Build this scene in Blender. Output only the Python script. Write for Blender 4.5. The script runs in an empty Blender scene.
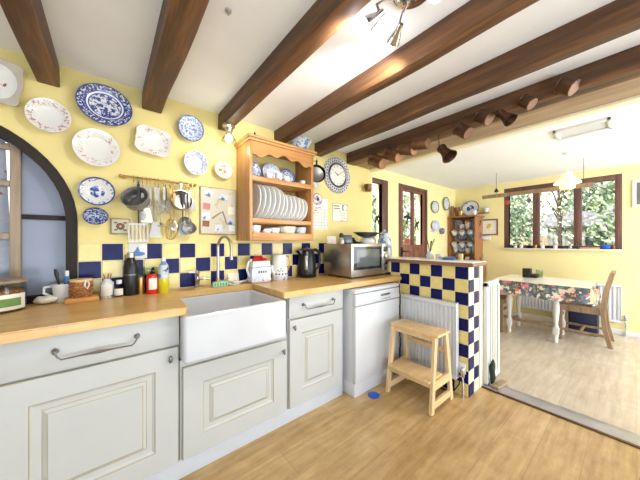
import bpy, bmesh, math, random
from mathutils import Vector, Matrix, Euler
R = math.radians
random.seed(7)
SC = bpy.context.scene
COL = SC.collection

# ------------------------------------------------------------------ camera, world, lights, exposure
cam_d = bpy.data.cameras.new('camera')
cam_d.lens = 14.57
cam_d.sensor_width = 36
cam_d.shift_y = 2 / 640
cam_d.clip_start = 0.05
cam = bpy.data.objects.new('camera', cam_d)
COL.objects.link(cam)
cam.location = (0, 0, 1.24)
cam.rotation_euler = (R(90), 0, R(-39.3))
SC.camera = cam

world = bpy.data.worlds.new('daylight')
SC.world = world
world.use_nodes = True
bg = world.node_tree.nodes['Background']
bg.inputs[0].default_value = (0.93, 0.97, 1.0, 1)
bg.inputs[1].default_value = 2.0


def area(name, loc, target, sx, sy, watts, col=(1, 1, 1)):
    d = bpy.data.lights.new(name, 'AREA')
    d.shape = 'RECTANGLE'
    d.size, d.size_y, d.energy, d.color = sx, sy, watts, col
    o = bpy.data.objects.new(name, d)
    COL.objects.link(o)
    o.location = loc
    o.rotation_euler = (Vector(target) - Vector(loc)).to_track_quat('-Z', 'Y').to_euler()
    return o


area('kitchen_upward_fill', (0.2, -2.2, 0.55), (0.3, -0.3, 2.2), 3.2, 0.9, 108, (0.75, 0.87, 1.0))  # unseen fill light added behind the camera, aimed up to lift the ceiling
area('patio_door_daylight', (4.0, -1.7, 1.25), (4.0, 2.0, 0.9), 2.4, 2.0, 112, (0.92, 0.96, 1.0))
lamp_d = bpy.data.lights.new('kitchen_fill_point', 'POINT')  # added light with no visible fitting, brightens the kitchen ceiling
lamp_d.energy, lamp_d.color, lamp_d.shadow_soft_size = 3, (0.97, 0.98, 1.0), 0.12
lamp = bpy.data.objects.new('kitchen_fill_point', lamp_d)
COL.objects.link(lamp)
lamp.location = (0.35, -0.9, 1.85)
sun_d = bpy.data.lights.new('sun', 'SUN')
sun_d.energy = 9
sun_d.angle = R(3)
sun = bpy.data.objects.new('sun', sun_d)
COL.objects.link(sun)
sun.rotation_euler = Vector((0.75, -0.22, -0.8)).to_track_quat('-Z', 'Y').to_euler()

SC.view_settings.view_transform = 'Standard'
SC.view_settings.look = 'None'
SC.view_settings.gamma = 1
SC.view_settings.use_curve_mapping = False
SC.view_settings.exposure = -0.06


# ------------------------------------------------------------------ materials
def lin(c):
    return tuple((x / 12.92 if x <= 0.04045 else ((x + 0.055) / 1.055) ** 2.4) for x in (v / 255 for v in c)) + (1,)


def new_mat(name):
    m = bpy.data.materials.new(name)
    m.use_nodes = True
    return m, m.node_tree, m.node_tree.nodes['Principled BSDF']


def coords(nt, scale=(1, 1, 1), kind='Object'):
    tc = nt.nodes.new('ShaderNodeTexCoord')
    mp = nt.nodes.new('ShaderNodeMapping')
    mp.inputs['Scale'].default_value = scale
    nt.links.new(tc.outputs[kind], mp.inputs[0])
    return mp.outputs[0]


def noise(nt, vec, scale, detail=3, rough=0.55):
    n = nt.nodes.new('ShaderNodeTexNoise')
    n.inputs['Scale'].default_value = scale
    n.inputs['Detail'].default_value = detail
    n.inputs['Roughness'].default_value = rough
    nt.links.new(vec, n.inputs['Vector'])
    return n.outputs['Fac']


def ramp(nt, fac, stops, const=False):
    r = nt.nodes.new('ShaderNodeValToRGB')
    if const:
        r.color_ramp.interpolation = 'CONSTANT'
    while len(r.color_ramp.elements) < len(stops):
        r.color_ramp.elements.new(0.5)
    for e, (p, c) in zip(r.color_ramp.elements, stops):
        e.position = p
        e.color = c if len(c) == 4 else lin(c)
    nt.links.new(fac, r.inputs[0])
    return r.outputs[0]


def mix(nt, fac, a, b, mode='MIX'):
    n = nt.nodes.new('ShaderNodeMix')
    n.data_type = 'RGBA'
    n.blend_type = mode
    for sock, v in ((n.inputs[0], fac), (n.inputs[6], a), (n.inputs[7], b)):
        if hasattr(v, 'is_output'):
            nt.links.new(v, sock)
        elif isinstance(v, (int, float)):
            sock.default_value = v
        else:
            sock.default_value = v if len(v) == 4 else lin(v)
    return n.outputs[2]


def math_n(nt, op, a, b=None):
    n = nt.nodes.new('ShaderNodeMath')
    n.operation = op
    for k, v in enumerate((a, b)):
        if v is None:
            continue
        if hasattr(v, 'is_output'):
            nt.links.new(v, n.inputs[k])
        else:
            n.inputs[k].default_value = v
    return n.outputs[0]


def bump(nt, b, fac, strength=0.2, dist=0.01):
    n = nt.nodes.new('ShaderNodeBump')
    n.inputs['Strength'].default_value = strength
    n.inputs['Distance'].default_value = dist
    nt.links.new(fac, n.inputs['Height'])
    nt.links.new(n.outputs[0], b.inputs['Normal'])


def plain(name, rgb, rough=0.5, metal=0.0, vary=0.06, nscale=6.0, coat=0.0, bmp=0.0):
    m, nt, b = new_mat(name)
    f = noise(nt, coords(nt), nscale)
    dark = tuple(max(0, v * (1 - vary)) for v in rgb)
    lite = tuple(min(255, v * (1 + vary)) for v in rgb)
    nt.links.new(ramp(nt, f, [(0.3, dark), (0.7, lite)]), b.inputs['Base Color'])
    b.inputs['Roughness'].default_value = rough
    b.inputs['Metallic'].default_value = metal
    b.inputs['Coat Weight'].default_value = coat
    if bmp:
        bump(nt, b, noise(nt, coords(nt), nscale * 12), bmp)
    return m


def wood(name, dark, lite, axis=0, rough=0.45, fine=30.0, coat=0.0, knots=False):
    m, nt, b = new_mat(name)
    sc = [1, 1, 1]
    sc[axis] = 0.07
    v = coords(nt, tuple(sc))
    f = noise(nt, v, fine, 5, 0.6)
    g = noise(nt, v, fine * 5, 2, 0.5)
    k = math_n(nt, 'ADD', math_n(nt, 'MULTIPLY', f, 0.72), math_n(nt, 'MULTIPLY', g, 0.28))
    mid = tuple((a + c) / 2 for a, c in zip(dark, lite))
    nt.links.new(ramp(nt, k, [(0.32, dark), (0.5, mid), (0.66, lite)]), b.inputs['Base Color'])
    b.inputs['Roughness'].default_value = rough
    b.inputs['Coat Weight'].default_value = coat
    bump(nt, b, k, 0.15, 0.004)
    return m


def planks(name, tones, mortar, length, width, rough=0.35, grain=24.0, msize=0.002, swap=False):
    """Boards laid along X (or along Y with swap)."""
    m, nt, b = new_mat(name)
    tc = nt.nodes.new('ShaderNodeTexCoord')
    mp = nt.nodes.new('ShaderNodeMapping')
    if swap:
        mp.inputs['Rotation'].default_value = (0, 0, R(90))
    nt.links.new(tc.outputs['Object'], mp.inputs[0])
    br = nt.nodes.new('ShaderNodeTexBrick')
    br.offset = 0.37
    br.inputs['Scale'].default_value = 1
    br.inputs['Brick Width'].default_value = length
    br.inputs['Row Height'].default_value = width
    br.inputs['Mortar Size'].default_value = msize
    br.inputs['Mortar Smooth'].default_value = 0.3
    br.inputs['Color1'].default_value = (0, 0, 0, 1)
    br.inputs['Color2'].default_value = (1, 1, 1, 1)
    br.inputs['Mortar'].default_value = (0.5, 0.5, 0.5, 1)
    nt.links.new(mp.outputs[0], br.inputs['Vector'])
    st = nt.nodes.new('ShaderNodeMapping')
    st.inputs['Scale'].default_value = (0.12, 1, 1)
    nt.links.new(mp.outputs[0], st.inputs[0])
    g = noise(nt, st.outputs[0], grain, 6, 0.65)
    big = noise(nt, mp.outputs[0], 4.5, 6, 0.7)
    k = math_n(nt, 'ADD', math_n(nt, 'MULTIPLY', br.outputs['Color'], 0.09), math_n(nt, 'MULTIPLY', g, 0.58))
    k = math_n(nt, 'ADD', k, math_n(nt, 'MULTIPLY', big, 0.39))
    n = len(tones)
    c = ramp(nt, k, [(0.28 + 0.5 * i / (n - 1), t) for i, t in enumerate(tones)])
    c = mix(nt, br.outputs['Fac'], c, mortar)
    nt.links.new(c, b.inputs['Base Color'])
    b.inputs['Roughness'].default_value = rough
    bump(nt, b, g, 0.06, 0.003)
    return m


def china(name, base, layers, rough=0.18):
    """Glazed pottery with printed pattern; the mesh has unit radius. layer = (rmin, rmax, colour, scale, threshold)."""
    m, nt, b = new_mat(name)
    tc = nt.nodes.new('ShaderNodeTexCoord')
    sep = nt.nodes.new('ShaderNodeSeparateXYZ')
    nt.links.new(tc.outputs['Object'], sep.inputs[0])
    r = math_n(nt, 'SQRT', math_n(nt, 'ADD', math_n(nt, 'MULTIPLY', sep.outputs[0], sep.outputs[0]),
                                  math_n(nt, 'MULTIPLY', sep.outputs[1], sep.outputs[1])))
    info = nt.nodes.new('ShaderNodeObjectInfo')
    mp = nt.nodes.new('ShaderNodeMapping')
    nt.links.new(tc.outputs['Object'], mp.inputs[0])
    nt.links.new(info.outputs['Random'], mp.inputs['Location'])
    col = lin(base)
    for rmin, rmax, c, sc, th in layers:
        f = math_n(nt, 'MULTIPLY', math_n(nt, 'GREATER_THAN', r, rmin), math_n(nt, 'LESS_THAN', r, rmax))
        if sc:
            f = math_n(nt, 'MULTIPLY', f, math_n(nt, 'GREATER_THAN', noise(nt, mp.outputs[0], sc, 4, 0.6), th))
        col = mix(nt, f, col, c)
    if hasattr(col, 'is_output'):
        nt.links.new(col, b.inputs['Base Color'])
    else:
        b.inputs['Base Color'].default_value = col
    b.inputs['Roughness'].default_value = rough
    return m


def printed(name, base, spots, rough=0.5, coat=0.0):
    """Printed surface: coloured noise patches. spots = [(colour, scale, threshold)]"""
    m, nt, b = new_mat(name)
    v = coords(nt)
    col = lin(base)
    for i, (c, sc, th) in enumerate(spots):
        mp = nt.nodes.new('ShaderNodeMapping')
        mp.inputs['Location'].default_value = (3.1 * i, 1.7 * i, 0.9 * i)
        nt.links.new(v, mp.inputs[0])
        col = mix(nt, math_n(nt, 'GREATER_THAN', noise(nt, mp.outputs[0], sc, 3, 0.55), th), col, c)
    nt.links.new(col, b.inputs['Base Color'])
    b.inputs['Roughness'].default_value = rough
    b.inputs['Coat Weight'].default_value = coat
    return m


def _coat(m, w, ior, rough):
    b = m.node_tree.nodes['Principled BSDF']
    b.inputs['Coat Weight'].default_value = w
    b.inputs['Coat IOR'].default_value = ior
    b.inputs['Coat Roughness'].default_value = rough


def glass(name, tint=(255, 255, 255), rough=0.0, opacity=0.1):
    """Thin pane: mostly clear, with real fresnel reflection."""
    m = bpy.data.materials.new(name)
    m.use_nodes = True
    nt = m.node_tree
    nt.nodes.clear()
    out = nt.nodes.new('ShaderNodeOutputMaterial')
    tr = nt.nodes.new('ShaderNodeBsdfTransparent')
    tr.inputs[0].default_value = lin(tint)
    gl = nt.nodes.new('ShaderNodeBsdfGlossy')
    gl.inputs['Roughness'].default_value = max(rough, 0.01)
    fr = nt.nodes.new('ShaderNodeFresnel')
    fr.inputs[0].default_value = 1.45
    mx = nt.nodes.new('ShaderNodeMixShader')
    geo = nt.nodes.new('ShaderNodeNewGeometry')
    inv = math_n(nt, 'SUBTRACT', 1.0, geo.outputs['Backfacing'])
    nt.links.new(math_n(nt, 'MULTIPLY', fr.outputs[0], inv), mx.inputs[0])
    nt.links.new(tr.outputs[0], mx.inputs[1])
    nt.links.new(gl.outputs[0], mx.inputs[2])
    nt.links.new(mx.outputs[0], out.inputs[0])
    return m


def glow(name, rgb, strength):
    m, nt, b = new_mat(name)
    b.inputs['Base Color'].default_value = lin(rgb)
    b.inputs['Emission Color'].default_value = lin(rgb)
    b.inputs['Emission Strength'].default_value = strength
    return m


M = {}
M['wall'] = plain('yellow_wall_paint', (222, 204, 136), 0.85, vary=0.02, nscale=2, bmp=0.05)
M['dining_wall'] = plain('yellow_dining_paint', (233, 219, 160), 0.85, vary=0.02, nscale=2, bmp=0.05)
M['ceil'] = plain('cream_ceiling_paint', (246, 246, 244), 0.9, vary=0.02, nscale=2)
M['ceil_w'] = plain('white_ceiling_paint', (240, 240, 240), 0.9, vary=0.01, nscale=2)
M['beam'] = wood('dark_oak_beam', (54, 34, 20), (130, 87, 50), 1, 0.55, 14)
M['lintel'] = wood('weathered_oak_lintel', (140, 116, 90), (184, 158, 126), 1, 0.6, 14)
M['plaster'] = plain('cream_plaster', (240, 230, 196), 0.85, vary=0.02)
M['floor'] = planks('oak_laminate', [(134, 102, 62), (174, 140, 90), (200, 167, 116), (218, 190, 146)], (150, 120, 80), 1.25, 0.19, 0.28, msize=0.0013)
M['floor_d'] = planks('daylit_oak_laminate', [(164, 146, 124), (184, 168, 148), (200, 186, 168), (212, 200, 184)], (176, 158, 136), 1.25, 0.19, 0.26, msize=0.0013)  # same laminate as the kitchen, daylight glare put into paler tones
M['worktop'] = planks('oak_worktop_staves', [(184, 137, 72), (203, 159, 92), (217, 177, 112), (228, 192, 130)], (186, 142, 80), 0.42, 0.042, 0.3, 30, 0.0006)
M['ledge_wood'] = wood('brown_ledge_wood', (110, 78, 52), (150, 112, 80), 1, 0.4, 20)
M['laminate'] = plain('white_laminate', (236, 232, 224), 0.18, vary=0.01)
M['cream'] = plain('cream_cabinet_paint', (186, 187, 184), 0.42, vary=0.012, nscale=3)
M['glaze'] = plain('tan_glaze_line', (172, 160, 130), 0.5)
M['plinth'] = plain('grey_plinth', (196, 200, 206), 0.4, vary=0.02)
M['gap'] = plain('dark_gap', (30, 24, 18), 0.9)
M['white'] = plain('white_gloss', (218, 218, 218), 0.22, vary=0.01)
M['enamel'] = plain('white_enamel', (208, 210, 213), 0.3, vary=0.01)
M['fireclay'] = plain('white_fireclay', (198, 200, 204), 0.12, vary=0.01, coat=0.3)
M['painted'] = plain('white_painted_wood', (220, 218, 212), 0.45, vary=0.02)
M['post'] = plain('cream_painted_post', (228, 222, 200), 0.45, vary=0.02)
M['tile_b'] = plain('cobalt_tile', (9, 14, 76), 0.34, vary=0.18, nscale=30)
M['tile_b'].node_tree.nodes['Principled BSDF'].inputs['Specular IOR Level'].default_value = 0.22
M['tile_y'] = plain('yellow_tile', (226, 206, 130), 0.25, vary=0.03, nscale=20)
M['tile_w'] = plain('cream_tile', (222, 217, 198), 0.25, vary=0.03, nscale=20)
M['grout'] = plain('pale_grout', (222, 210, 176), 0.8)
M['pewter'] = plain('pewter', (128, 124, 120), 0.36, 0.85)
M['steel'] = plain('brushed_steel', (172, 168, 162), 0.3, 0.9, vary=0.05, nscale=20)
M['chrome'] = plain('chrome', (186, 186, 188), 0.14, 1.0, vary=0.02)
M['alu'] = plain('dull_aluminium', (150, 149, 148), 0.42, 0.55, vary=0.12, nscale=30)
M['brass'] = plain('brass', (188, 150, 84), 0.3, 0.9)
M['black'] = plain('black_plastic', (22, 22, 26), 0.32, vary=0.1)
M['charcoal'] = plain('charcoal_metal', (42, 40, 38), 0.35, 0.4)
M['navy'] = plain('navy_plastic', (28, 32, 58), 0.3)
M['dark_glass'] = plain('dark_oven_glass', (36, 40, 46), 0.06, vary=0.02)
M['screen'] = plain('grey_screen', (84, 92, 104), 0.15)
M['ovenview'] = plain('oven_interior', (92, 96, 98), 0.12)
M['pine'] = wood('honey_pine', (158, 104, 52), (200, 148, 88), 2, 0.4, 18, 0.15)
M['pine_x'] = wood('honey_pine_long', (160, 106, 52), (202, 150, 88), 0, 0.4, 18, 0.15)
M['beech'] = wood('pale_beech', (206, 168, 114), (232, 200, 150), 0, 0.45, 20)
M['beech_z'] = wood('pale_beech_upright', (206, 170, 120), (232, 204, 158), 2, 0.45, 20)
M['frame_w'] = wood('brown_window_wood', (70, 42, 38), (112, 74, 64), 2, 0.5, 18)
M['arch'] = wood('dark_arch_wood', (24, 18, 13), (46, 35, 26), 2, 0.75, 14)
M['mull'] = wood('taupe_casement_wood', (126, 108, 90), (166, 146, 124), 2, 0.55, 18)
M['door_w'] = wood('brown_door_wood', (92, 52, 40), (136, 84, 66), 2, 0.5, 18)
M['oldwood'] = wood('worn_chair_wood', (122, 98, 72), (168, 140, 108), 2, 0.5, 24)
M['darkpine'] = wood('dark_shelf_wood', (132, 86, 46), (180, 124, 74), 2, 0.45, 20)
M['cork'] = wood('toasted_wood', (196, 134, 66), (222, 166, 96), 0, 0.5, 22)
M['pane'] = glass('clear_pane')
M['jarglass'] = glass('jar_glass', (226, 232, 226))
M['frost'] = plain('frosted_pane', (136, 143, 162), 0.3, vary=0.04, nscale=3)
M['motif'] = printed('motif_pane', (140, 146, 160), [((150, 150, 164), 9, 0.58), ((108, 78, 74), 24, 0.68)], 0.2)
M['copper'] = plain('aged_copper', (114, 82, 58), 0.42, 0.85, vary=0.14, nscale=14)
M['copper_dark'] = plain('dark_copper', (92, 66, 50), 0.44, 0.8, vary=0.14, nscale=14)
M['iron'] = plain('black_iron', (26, 24, 22), 0.5, 0.5)
M['tin'] = plain('tinned_lining', (196, 186, 170), 0.3, 0.8)
M['wicker'] = printed('wicker', (166, 108, 56), [((120, 72, 34), 90, 0.52), ((196, 140, 84), 60, 0.6)], 0.7)
M['paper'] = plain('white_paper', (232, 226, 214), 0.7, vary=0.02)
M['ink'] = plain('dark_ink', (70, 62, 62), 0.7)
M['redink'] = plain('red_ink', (168, 66, 58), 0.7)
M['red'] = plain('red_glaze', (196, 36, 44), 0.2)
M['redsoap'] = plain('red_soap', (214, 44, 40), 0.15)
M['yellowsoap'] = plain('yellow_soap', (206, 190, 34), 0.15)
M['greensoap'] = plain('mint_green', (150, 196, 160), 0.6)
M['blueplastic'] = plain('bright_blue', (18, 84, 200), 0.3)
M['bluecloth'] = plain('blue_lid', (70, 110, 170), 0.4)
M['navybox'] = plain('navy_box', (28, 36, 66), 0.5)
M['leafgreen'] = plain('leaf_green', (92, 122, 62), 0.7, vary=0.25)
M['darkgreen'] = plain('dark_green', (38, 48, 36), 0.8, vary=0.2)
M['strap'] = plain('grey_metal_strip', (176, 172, 170), 0.35, 0.5)
M['milk'] = plain('milk_glass', (250, 240, 214), 0.3)
M['cloth'] = printed('floral_oilcloth', (50, 68, 84), [((88, 116, 112), 14, 0.52), ((44, 54, 86), 17, 0.55), ((232, 206, 172), 8.5, 0.56), ((206, 96, 120), 9, 0.57), ((220, 150, 96), 10.5, 0.6), ((238, 224, 204), 14, 0.62)], 0.22, 0.6)
_coat(M['cloth'], 1.0, 1.9, 0.16)
M['silver_rim'] = plain('silver_lattice', (214, 212, 216), 0.4, 0.3)
M['rimgrey'] = plain('grey_rim', (112, 108, 116), 0.5, 0.2)
M['rack_grey'] = plain('pale_grey_green', (186, 186, 160), 0.5)
M['softred'] = plain('faded_red', (186, 122, 112), 0.7)
M['lavender'] = plain('pale_lavender_glaze', (204, 206, 220), 0.2)
M['dial'] = plain('clock_dial', (224, 220, 206), 0.5)
M['bulb'] = glow('lit_bulb', (255, 244, 224), 18)
M['bulb_soft'] = glow('lit_lamp_glass', (255, 236, 190), 2.2)
M['shade_lit'] = glow('lit_glass_shade', (255, 234, 180), 0.75)
M['bark'] = wood('bark', (66, 52, 40), (108, 90, 72), 2, 0.9, 20)
M['leaf'] = plain('garden_leaf', (142, 158, 124), 0.7, vary=0.35, nscale=3)
M['leaf2'] = plain('garden_leaf_pale', (186, 192, 164), 0.7, vary=0.3, nscale=3)
M['leaf3'] = plain('garden_leaf_dark', (122, 138, 114), 0.7, vary=0.35, nscale=3)
M['grass'] = plain('lawn', (126, 150, 84), 0.9, vary=0.2, nscale=5)
M['shed'] = wood('grey_shed_boards', (148, 144, 138), (186, 182, 176), 2, 0.8, 12)
M['slate'] = plain('grey_roof_felt', (120, 118, 120), 0.9)
M['teal'] = plain('teal_cover', (72, 140, 152), 0.6)
M['fence'] = wood('fence_boards', (140, 118, 96), (176, 154, 128), 2, 0.8, 12)

BLUE = (58, 70, 128)
M['c_white'] = china('white_china', (221, 220, 216), [])
M['c_willow'] = china('willow_china', (203, 205, 208), [(0.66, 0.97, BLUE, 12, 0.46), (0.66, 0.72, BLUE, 0, 0), (0.0, 0.56, BLUE, 8, 0.5), (0.56, 0.6, BLUE, 0, 0), (0.6, 0.66, (214, 218, 228), 0, 0), (0.955, 1.1, BLUE, 0, 0)])
M['c_rack'] = china('bright_white_china', (252, 252, 250), [])
M['c_sprig'] = china('sprig_china', (216, 212, 208), [(0.66, 0.95, (176, 130, 128), 8, 0.56), (0.68, 0.93, (168, 160, 110), 10, 0.62)])
M['c_floral'] = china('floral_china', (217, 214, 208), [(0.6, 0.92, (190, 128, 112), 5.5, 0.6), (0.62, 0.9, (160, 152, 112), 9, 0.62), (0.62, 0.9, (146, 92, 104), 10, 0.65)])
M['c_blue_motif'] = china('blue_motif_china', (210, 208, 205), [(0.9, 1.1, BLUE, 0, 0), (0.74, 0.9, (96, 110, 170), 6, 0.55), (0.0, 0.42, (48, 66, 146), 3.5, 0.47)])
M['c_bluewhite'] = china('blue_white_china', (203, 207, 214), [(0.6, 0.95, (110, 132, 186), 8, 0.5), (0.0, 0.5, (104, 126, 182), 6, 0.5), (0.93, 1.1, (70, 90, 156), 0, 0)])
M['c_paleblue'] = china('pale_blue_china', (207, 208, 212), [(0.55, 0.95, (150, 164, 198), 7, 0.5), (0.0, 0.4, (196, 202, 216), 6, 0.5)])
M['c_navy'] = china('navy_china', (180, 187, 201), [(0.0, 0.95, (56, 70, 124), 7, 0.47), (0.93, 1.1, (34, 44, 96), 0, 0)])
M['c_fruit'] = china('fruit_china', (216, 212, 203), [(0.0, 0.5, (184, 120, 78), 3.5, 0.52), (0.0, 0.5, (110, 120, 84), 4.5, 0.58), (0.9, 1.1, (206, 190, 150), 0, 0)])
M['c_greyrim'] = china('grey_rim_china', (216, 214, 210), [(0.0, 0.4, (150, 84, 78), 4, 0.58), (0.0, 0.4, (110, 120, 84), 6, 0.62), (0.8, 2.0, (188, 178, 166), 0, 0)])
M['c_greenrim'] = china('green_rim_china', (203, 205, 203), [(0.86, 1.2, (96, 108, 100), 0, 0), (0.0, 0.8, (176, 184, 190), 5, 0.5)])
M['p_bluejug'] = printed('blue_sprig_pottery', (208, 210, 214), [((92, 116, 176), 26, 0.6)], 0.2)
M['p_bluejug2'] = printed('blue_check_pottery', (210, 210, 214), [((92, 112, 176), 48, 0.6)], 0.2)
M['p_mottle'] = printed('mottled_blue_white', (190, 196, 201), [((96, 126, 164), 18, 0.56), ((66, 84, 120), 26, 0.63)], 0.35)


# ------------------------------------------------------------------ mesh builder
class MB:
    def __init__(s):
        s.bm = bmesh.new()
        s.m = 0

    def _done(s, verts, mtx=None):
        if mtx is not None:
            bmesh.ops.transform(s.bm, matrix=mtx, verts=verts)
        fs = set()
        for v in verts:
            fs.update(v.link_faces)
        for f in fs:
            f.material_index = s.m
        return s

    def box(s, x0, x1, y0, y1, z0, z1, bev=0.0, mtx=None, seg=2):
        r = bmesh.ops.create_cube(s.bm, size=1)
        vs = r['verts']
        bmesh.ops.scale(s.bm, vec=(x1 - x0, y1 - y0, z1 - z0), verts=vs)
        bmesh.ops.translate(s.bm, vec=((x0 + x1) / 2, (y0 + y1) / 2, (z0 + z1) / 2), verts=vs)
        if bev:
            es = list({e for v in vs for e in v.link_edges})
            r = bmesh.ops.bevel(s.bm, geom=es, offset=bev, segments=seg, affect='EDGES', profile=0.5)
            vs = list({v for f in r['faces'] for v in f.verts} | {v for v in vs if v.is_valid})
        return s._done(vs, mtx)

    def grid(s, rows, close_u=False, close_v=False, cap=False):
        """rows of points -> quads"""
        vv = [[s.bm.verts.new(p) for p in row] for row in rows]
        n, k = len(vv), len(vv[0])
        out = []
        for i in range(n if close_v else n - 1):
            for j in range(k if close_u else k - 1):
                a, b, c, d = vv[i][j], vv[i][(j + 1) % k], vv[(i + 1) % n][(j + 1) % k], vv[(i + 1) % n][j]
                try:
                    f = s.bm.faces.new((a, b, c, d))
                    f.material_index = s.m
                except ValueError:
                    pass
        if cap:
            for row in (vv[0], vv[-1]):
                try:
                    f = s.bm.faces.new(row)
                    f.material_index = s.m
                except ValueError:
                    pass
        return s

    def lathe(s, prof, n=24, c=(0, 0, 0), mtx=None, sx=1, sy=1):
        rows = []
        T = mtx or Matrix()
        for r, z in prof:
            r = max(r, 1e-5)
            rows.append([T @ Vector((c[0] + sx * r * math.cos(2 * math.pi * i / n), c[1] + sy * r * math.sin(2 * math.pi * i / n), c[2] + z)) for i in range(n)])
        return s.grid(rows, close_u=True)

    def tube(s, pts, r, n=8, closed=False):
        P = [Vector(p) for p in pts]
        k = len(P)
        rad = r if isinstance(r, (list, tuple)) else [r] * k
        rows = []
        up = None
        for i in range(k):
            if closed:
                d = P[(i + 1) % k] - P[i - 1]
            else:
                d = P[min(i + 1, k - 1)] - P[max(i - 1, 0)]
            d.normalize()
            if up is None:
                up = Vector((0, 0, 1)) if abs(d.z) < 0.9 else Vector((1, 0, 0))
            a = up - d * up.dot(d)
            if a.length < 1e-4:
                a = d.orthogonal()
            a.normalize()
            up = a
            b = d.cross(a)
            rows.append([P[i] + (a * math.cos(2 * math.pi * j / n) + b * math.sin(2 * math.pi * j / n)) * rad[i] for j in range(n)])
        return s.grid(rows, close_u=True, close_v=closed, cap=not closed)

    def bar(s, p0, p1, w, t, up=(0, 0, 1)):
        """rectangular bar between two points; w across, t along 'up'"""
        a, b = Vector(p0), Vector(p1)
        d = (b - a).normalized()
        u = Vector(up) - d * Vector(up).dot(d)
        u.normalize()
        x = d.cross(u)
        q = [(-w / 2, -t / 2), (w / 2, -t / 2), (w / 2, t / 2), (-w / 2, t / 2)]
        return s.grid([[p + x * i + u * j for i, j in q] for p in (a, b)], close_u=True, cap=True)

    def prism(s, poly, axis, a, b):
        """extrude a 2D polygon; axis 'x': (y,z), 'y': (x,z), 'z': (x,y)"""
        def mk(p, t):
            return {'x': (t, p[0], p[1]), 'y': (p[0], t, p[1]), 'z': (p[0], p[1], t)}[axis]
        return s.grid([[mk(p, a) for p in poly], [mk(p, b) for p in poly]], close_u=True, cap=True)

    def ball(s, c, r, seg=16, mtx=None):
        rr = r if isinstance(r, (tuple, list)) else (r, r, r)
        v = bmesh.ops.create_uvsphere(s.bm, u_segments=seg, v_segments=max(6, seg // 2), radius=1)['verts']
        bmesh.ops.scale(s.bm, vec=rr, verts=v)
        if mtx is not None:
            bmesh.ops.transform(s.bm, matrix=mtx, verts=v)
        bmesh.ops.translate(s.bm, vec=c, verts=v)
        return s._done(v)

    def ring(s, c, R_, r, n=20, k=6, mtx=None):
        T = mtx or Matrix()
        return s.tube([Vector(c) + T @ Vector((R_ * math.cos(2 * math.pi * i / n), R_ * math.sin(2 * math.pi * i / n), 0)) for i in range(n)], r, k, closed=True)

    def build(s, name, mats, parent=None, loc=None, rot=None, smooth=35):
        bm = s.bm
        bmesh.ops.remove_doubles(bm, verts=bm.verts, dist=1e-5)
        bmesh.ops.recalc_face_normals(bm, faces=bm.faces)
        me = bpy.data.meshes.new(name)
        bm.to_mesh(me)
        bm.free()
        for m in (mats if isinstance(mats, (list, tuple)) else [mats]):
            me.materials.append(M[m] if isinstance(m, str) else m)
        if smooth:
            me.shade_smooth()
            me.set_sharp_from_angle(angle=R(smooth))
        o = bpy.data.objects.new(name, me)
        COL.objects.link(o)
        if parent is not None:
            o.parent = parent
        if loc is not None:
            o.location = loc
        if rot is not None:
            o.rotation_euler = rot
        return o


def tag(o, label, cat, group=None, kind=None):
    o['label'] = label
    o['category'] = cat
    if group:
        o['group'] = group
    if kind:
        o['kind'] = kind
    return o


def thing(name, label, cat, loc=(0, 0, 0), rot=(0, 0, 0), group=None):
    o = bpy.data.objects.new(name, None)
    o.empty_display_size = 0.05
    COL.objects.link(o)
    o.location = loc
    o.rotation_euler = rot
    return tag(o, label, cat, group)


def struct(o, parent=None):
    o['kind'] = 'structure'
    return o


def copy_tree(o, parent=None):
    c = o.copy()
    COL.objects.link(c)
    if parent is not None:
        c.parent = parent
        c.matrix_parent_inverse = o.matrix_parent_inverse.copy()
    for ch in list(o.children):
        copy_tree(ch, c)
    return c


ORD = ['first', 'second', 'third', 'fourth', 'fifth', 'sixth', 'seventh', 'eighth', 'ninth', 'tenth', 'eleventh', 'twelfth', 'thirteenth', 'fourteenth', 'fifteenth', 'sixteenth']
RX90 = Matrix.Rotation(R(90), 4, 'X')      # local Z -> -Y
W = 2.06                                    # kitchen wall plane
CZ = 2.235                                  # kitchen ceiling
WT = 0.91                                   # worktop top

# ------------------------------------------------------------------ the setting
b = MB(); b.box(-1.6, 2.5, -2.4, 2.3, -0.05, 0)
struct(b.build('floor', 'floor'))
b = MB(); b.box(2.5, 5.5, -2.4, 2.4, -0.05, 0)
struct(b.build('floor_dining', 'floor_d'))
b = MB(); b.box(-1.6, 2.55, -2.4, 2.3, CZ, CZ + 0.06)
struct(b.build('ceiling', 'ceil'))
b = MB(); b.box(2.55, 5.5, -2.4, 2.4, 2.26, 2.32)
struct(b.build('ceiling_dining', 'ceil_w'))
b = MB(); b.box(-1.75, -1.6, -2.4, 2.3, 0, CZ)
struct(b.build('wall_left', 'ceil_w'))

b = MB(); b.box(-1.6, 2.5, -2.5, -2.4, 0, CZ)
struct(b.build('wall_front', 'ceil_w'))

# kitchen wall with the arched opening
AX, AZ, AR = -0.69, 1.35, 0.55
b = MB()
n = 28
arc = [(AX + AR * math.cos(math.pi * i / n), AZ + AR * math.sin(math.pi * i / n)) for i in range(n + 1)]
for i in range(n):
    (x0, z0), (x1, z1) = arc[i], arc[i + 1]
    b.prism([(x1, z1), (x0, z0), (x0, CZ), (x1, CZ)], 'y', W, W + 0.2)
b.box(AX + AR, 2.5, W, W + 0.2, 0, CZ)
b.box(-1.6, AX - AR, W, W + 0.2, 0, CZ)
b.box(AX - AR, AX + AR, W, W + 0.2, 0, WT - 0.045)
struct(b.build('wall_back', 'wall', smooth=0))

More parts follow.
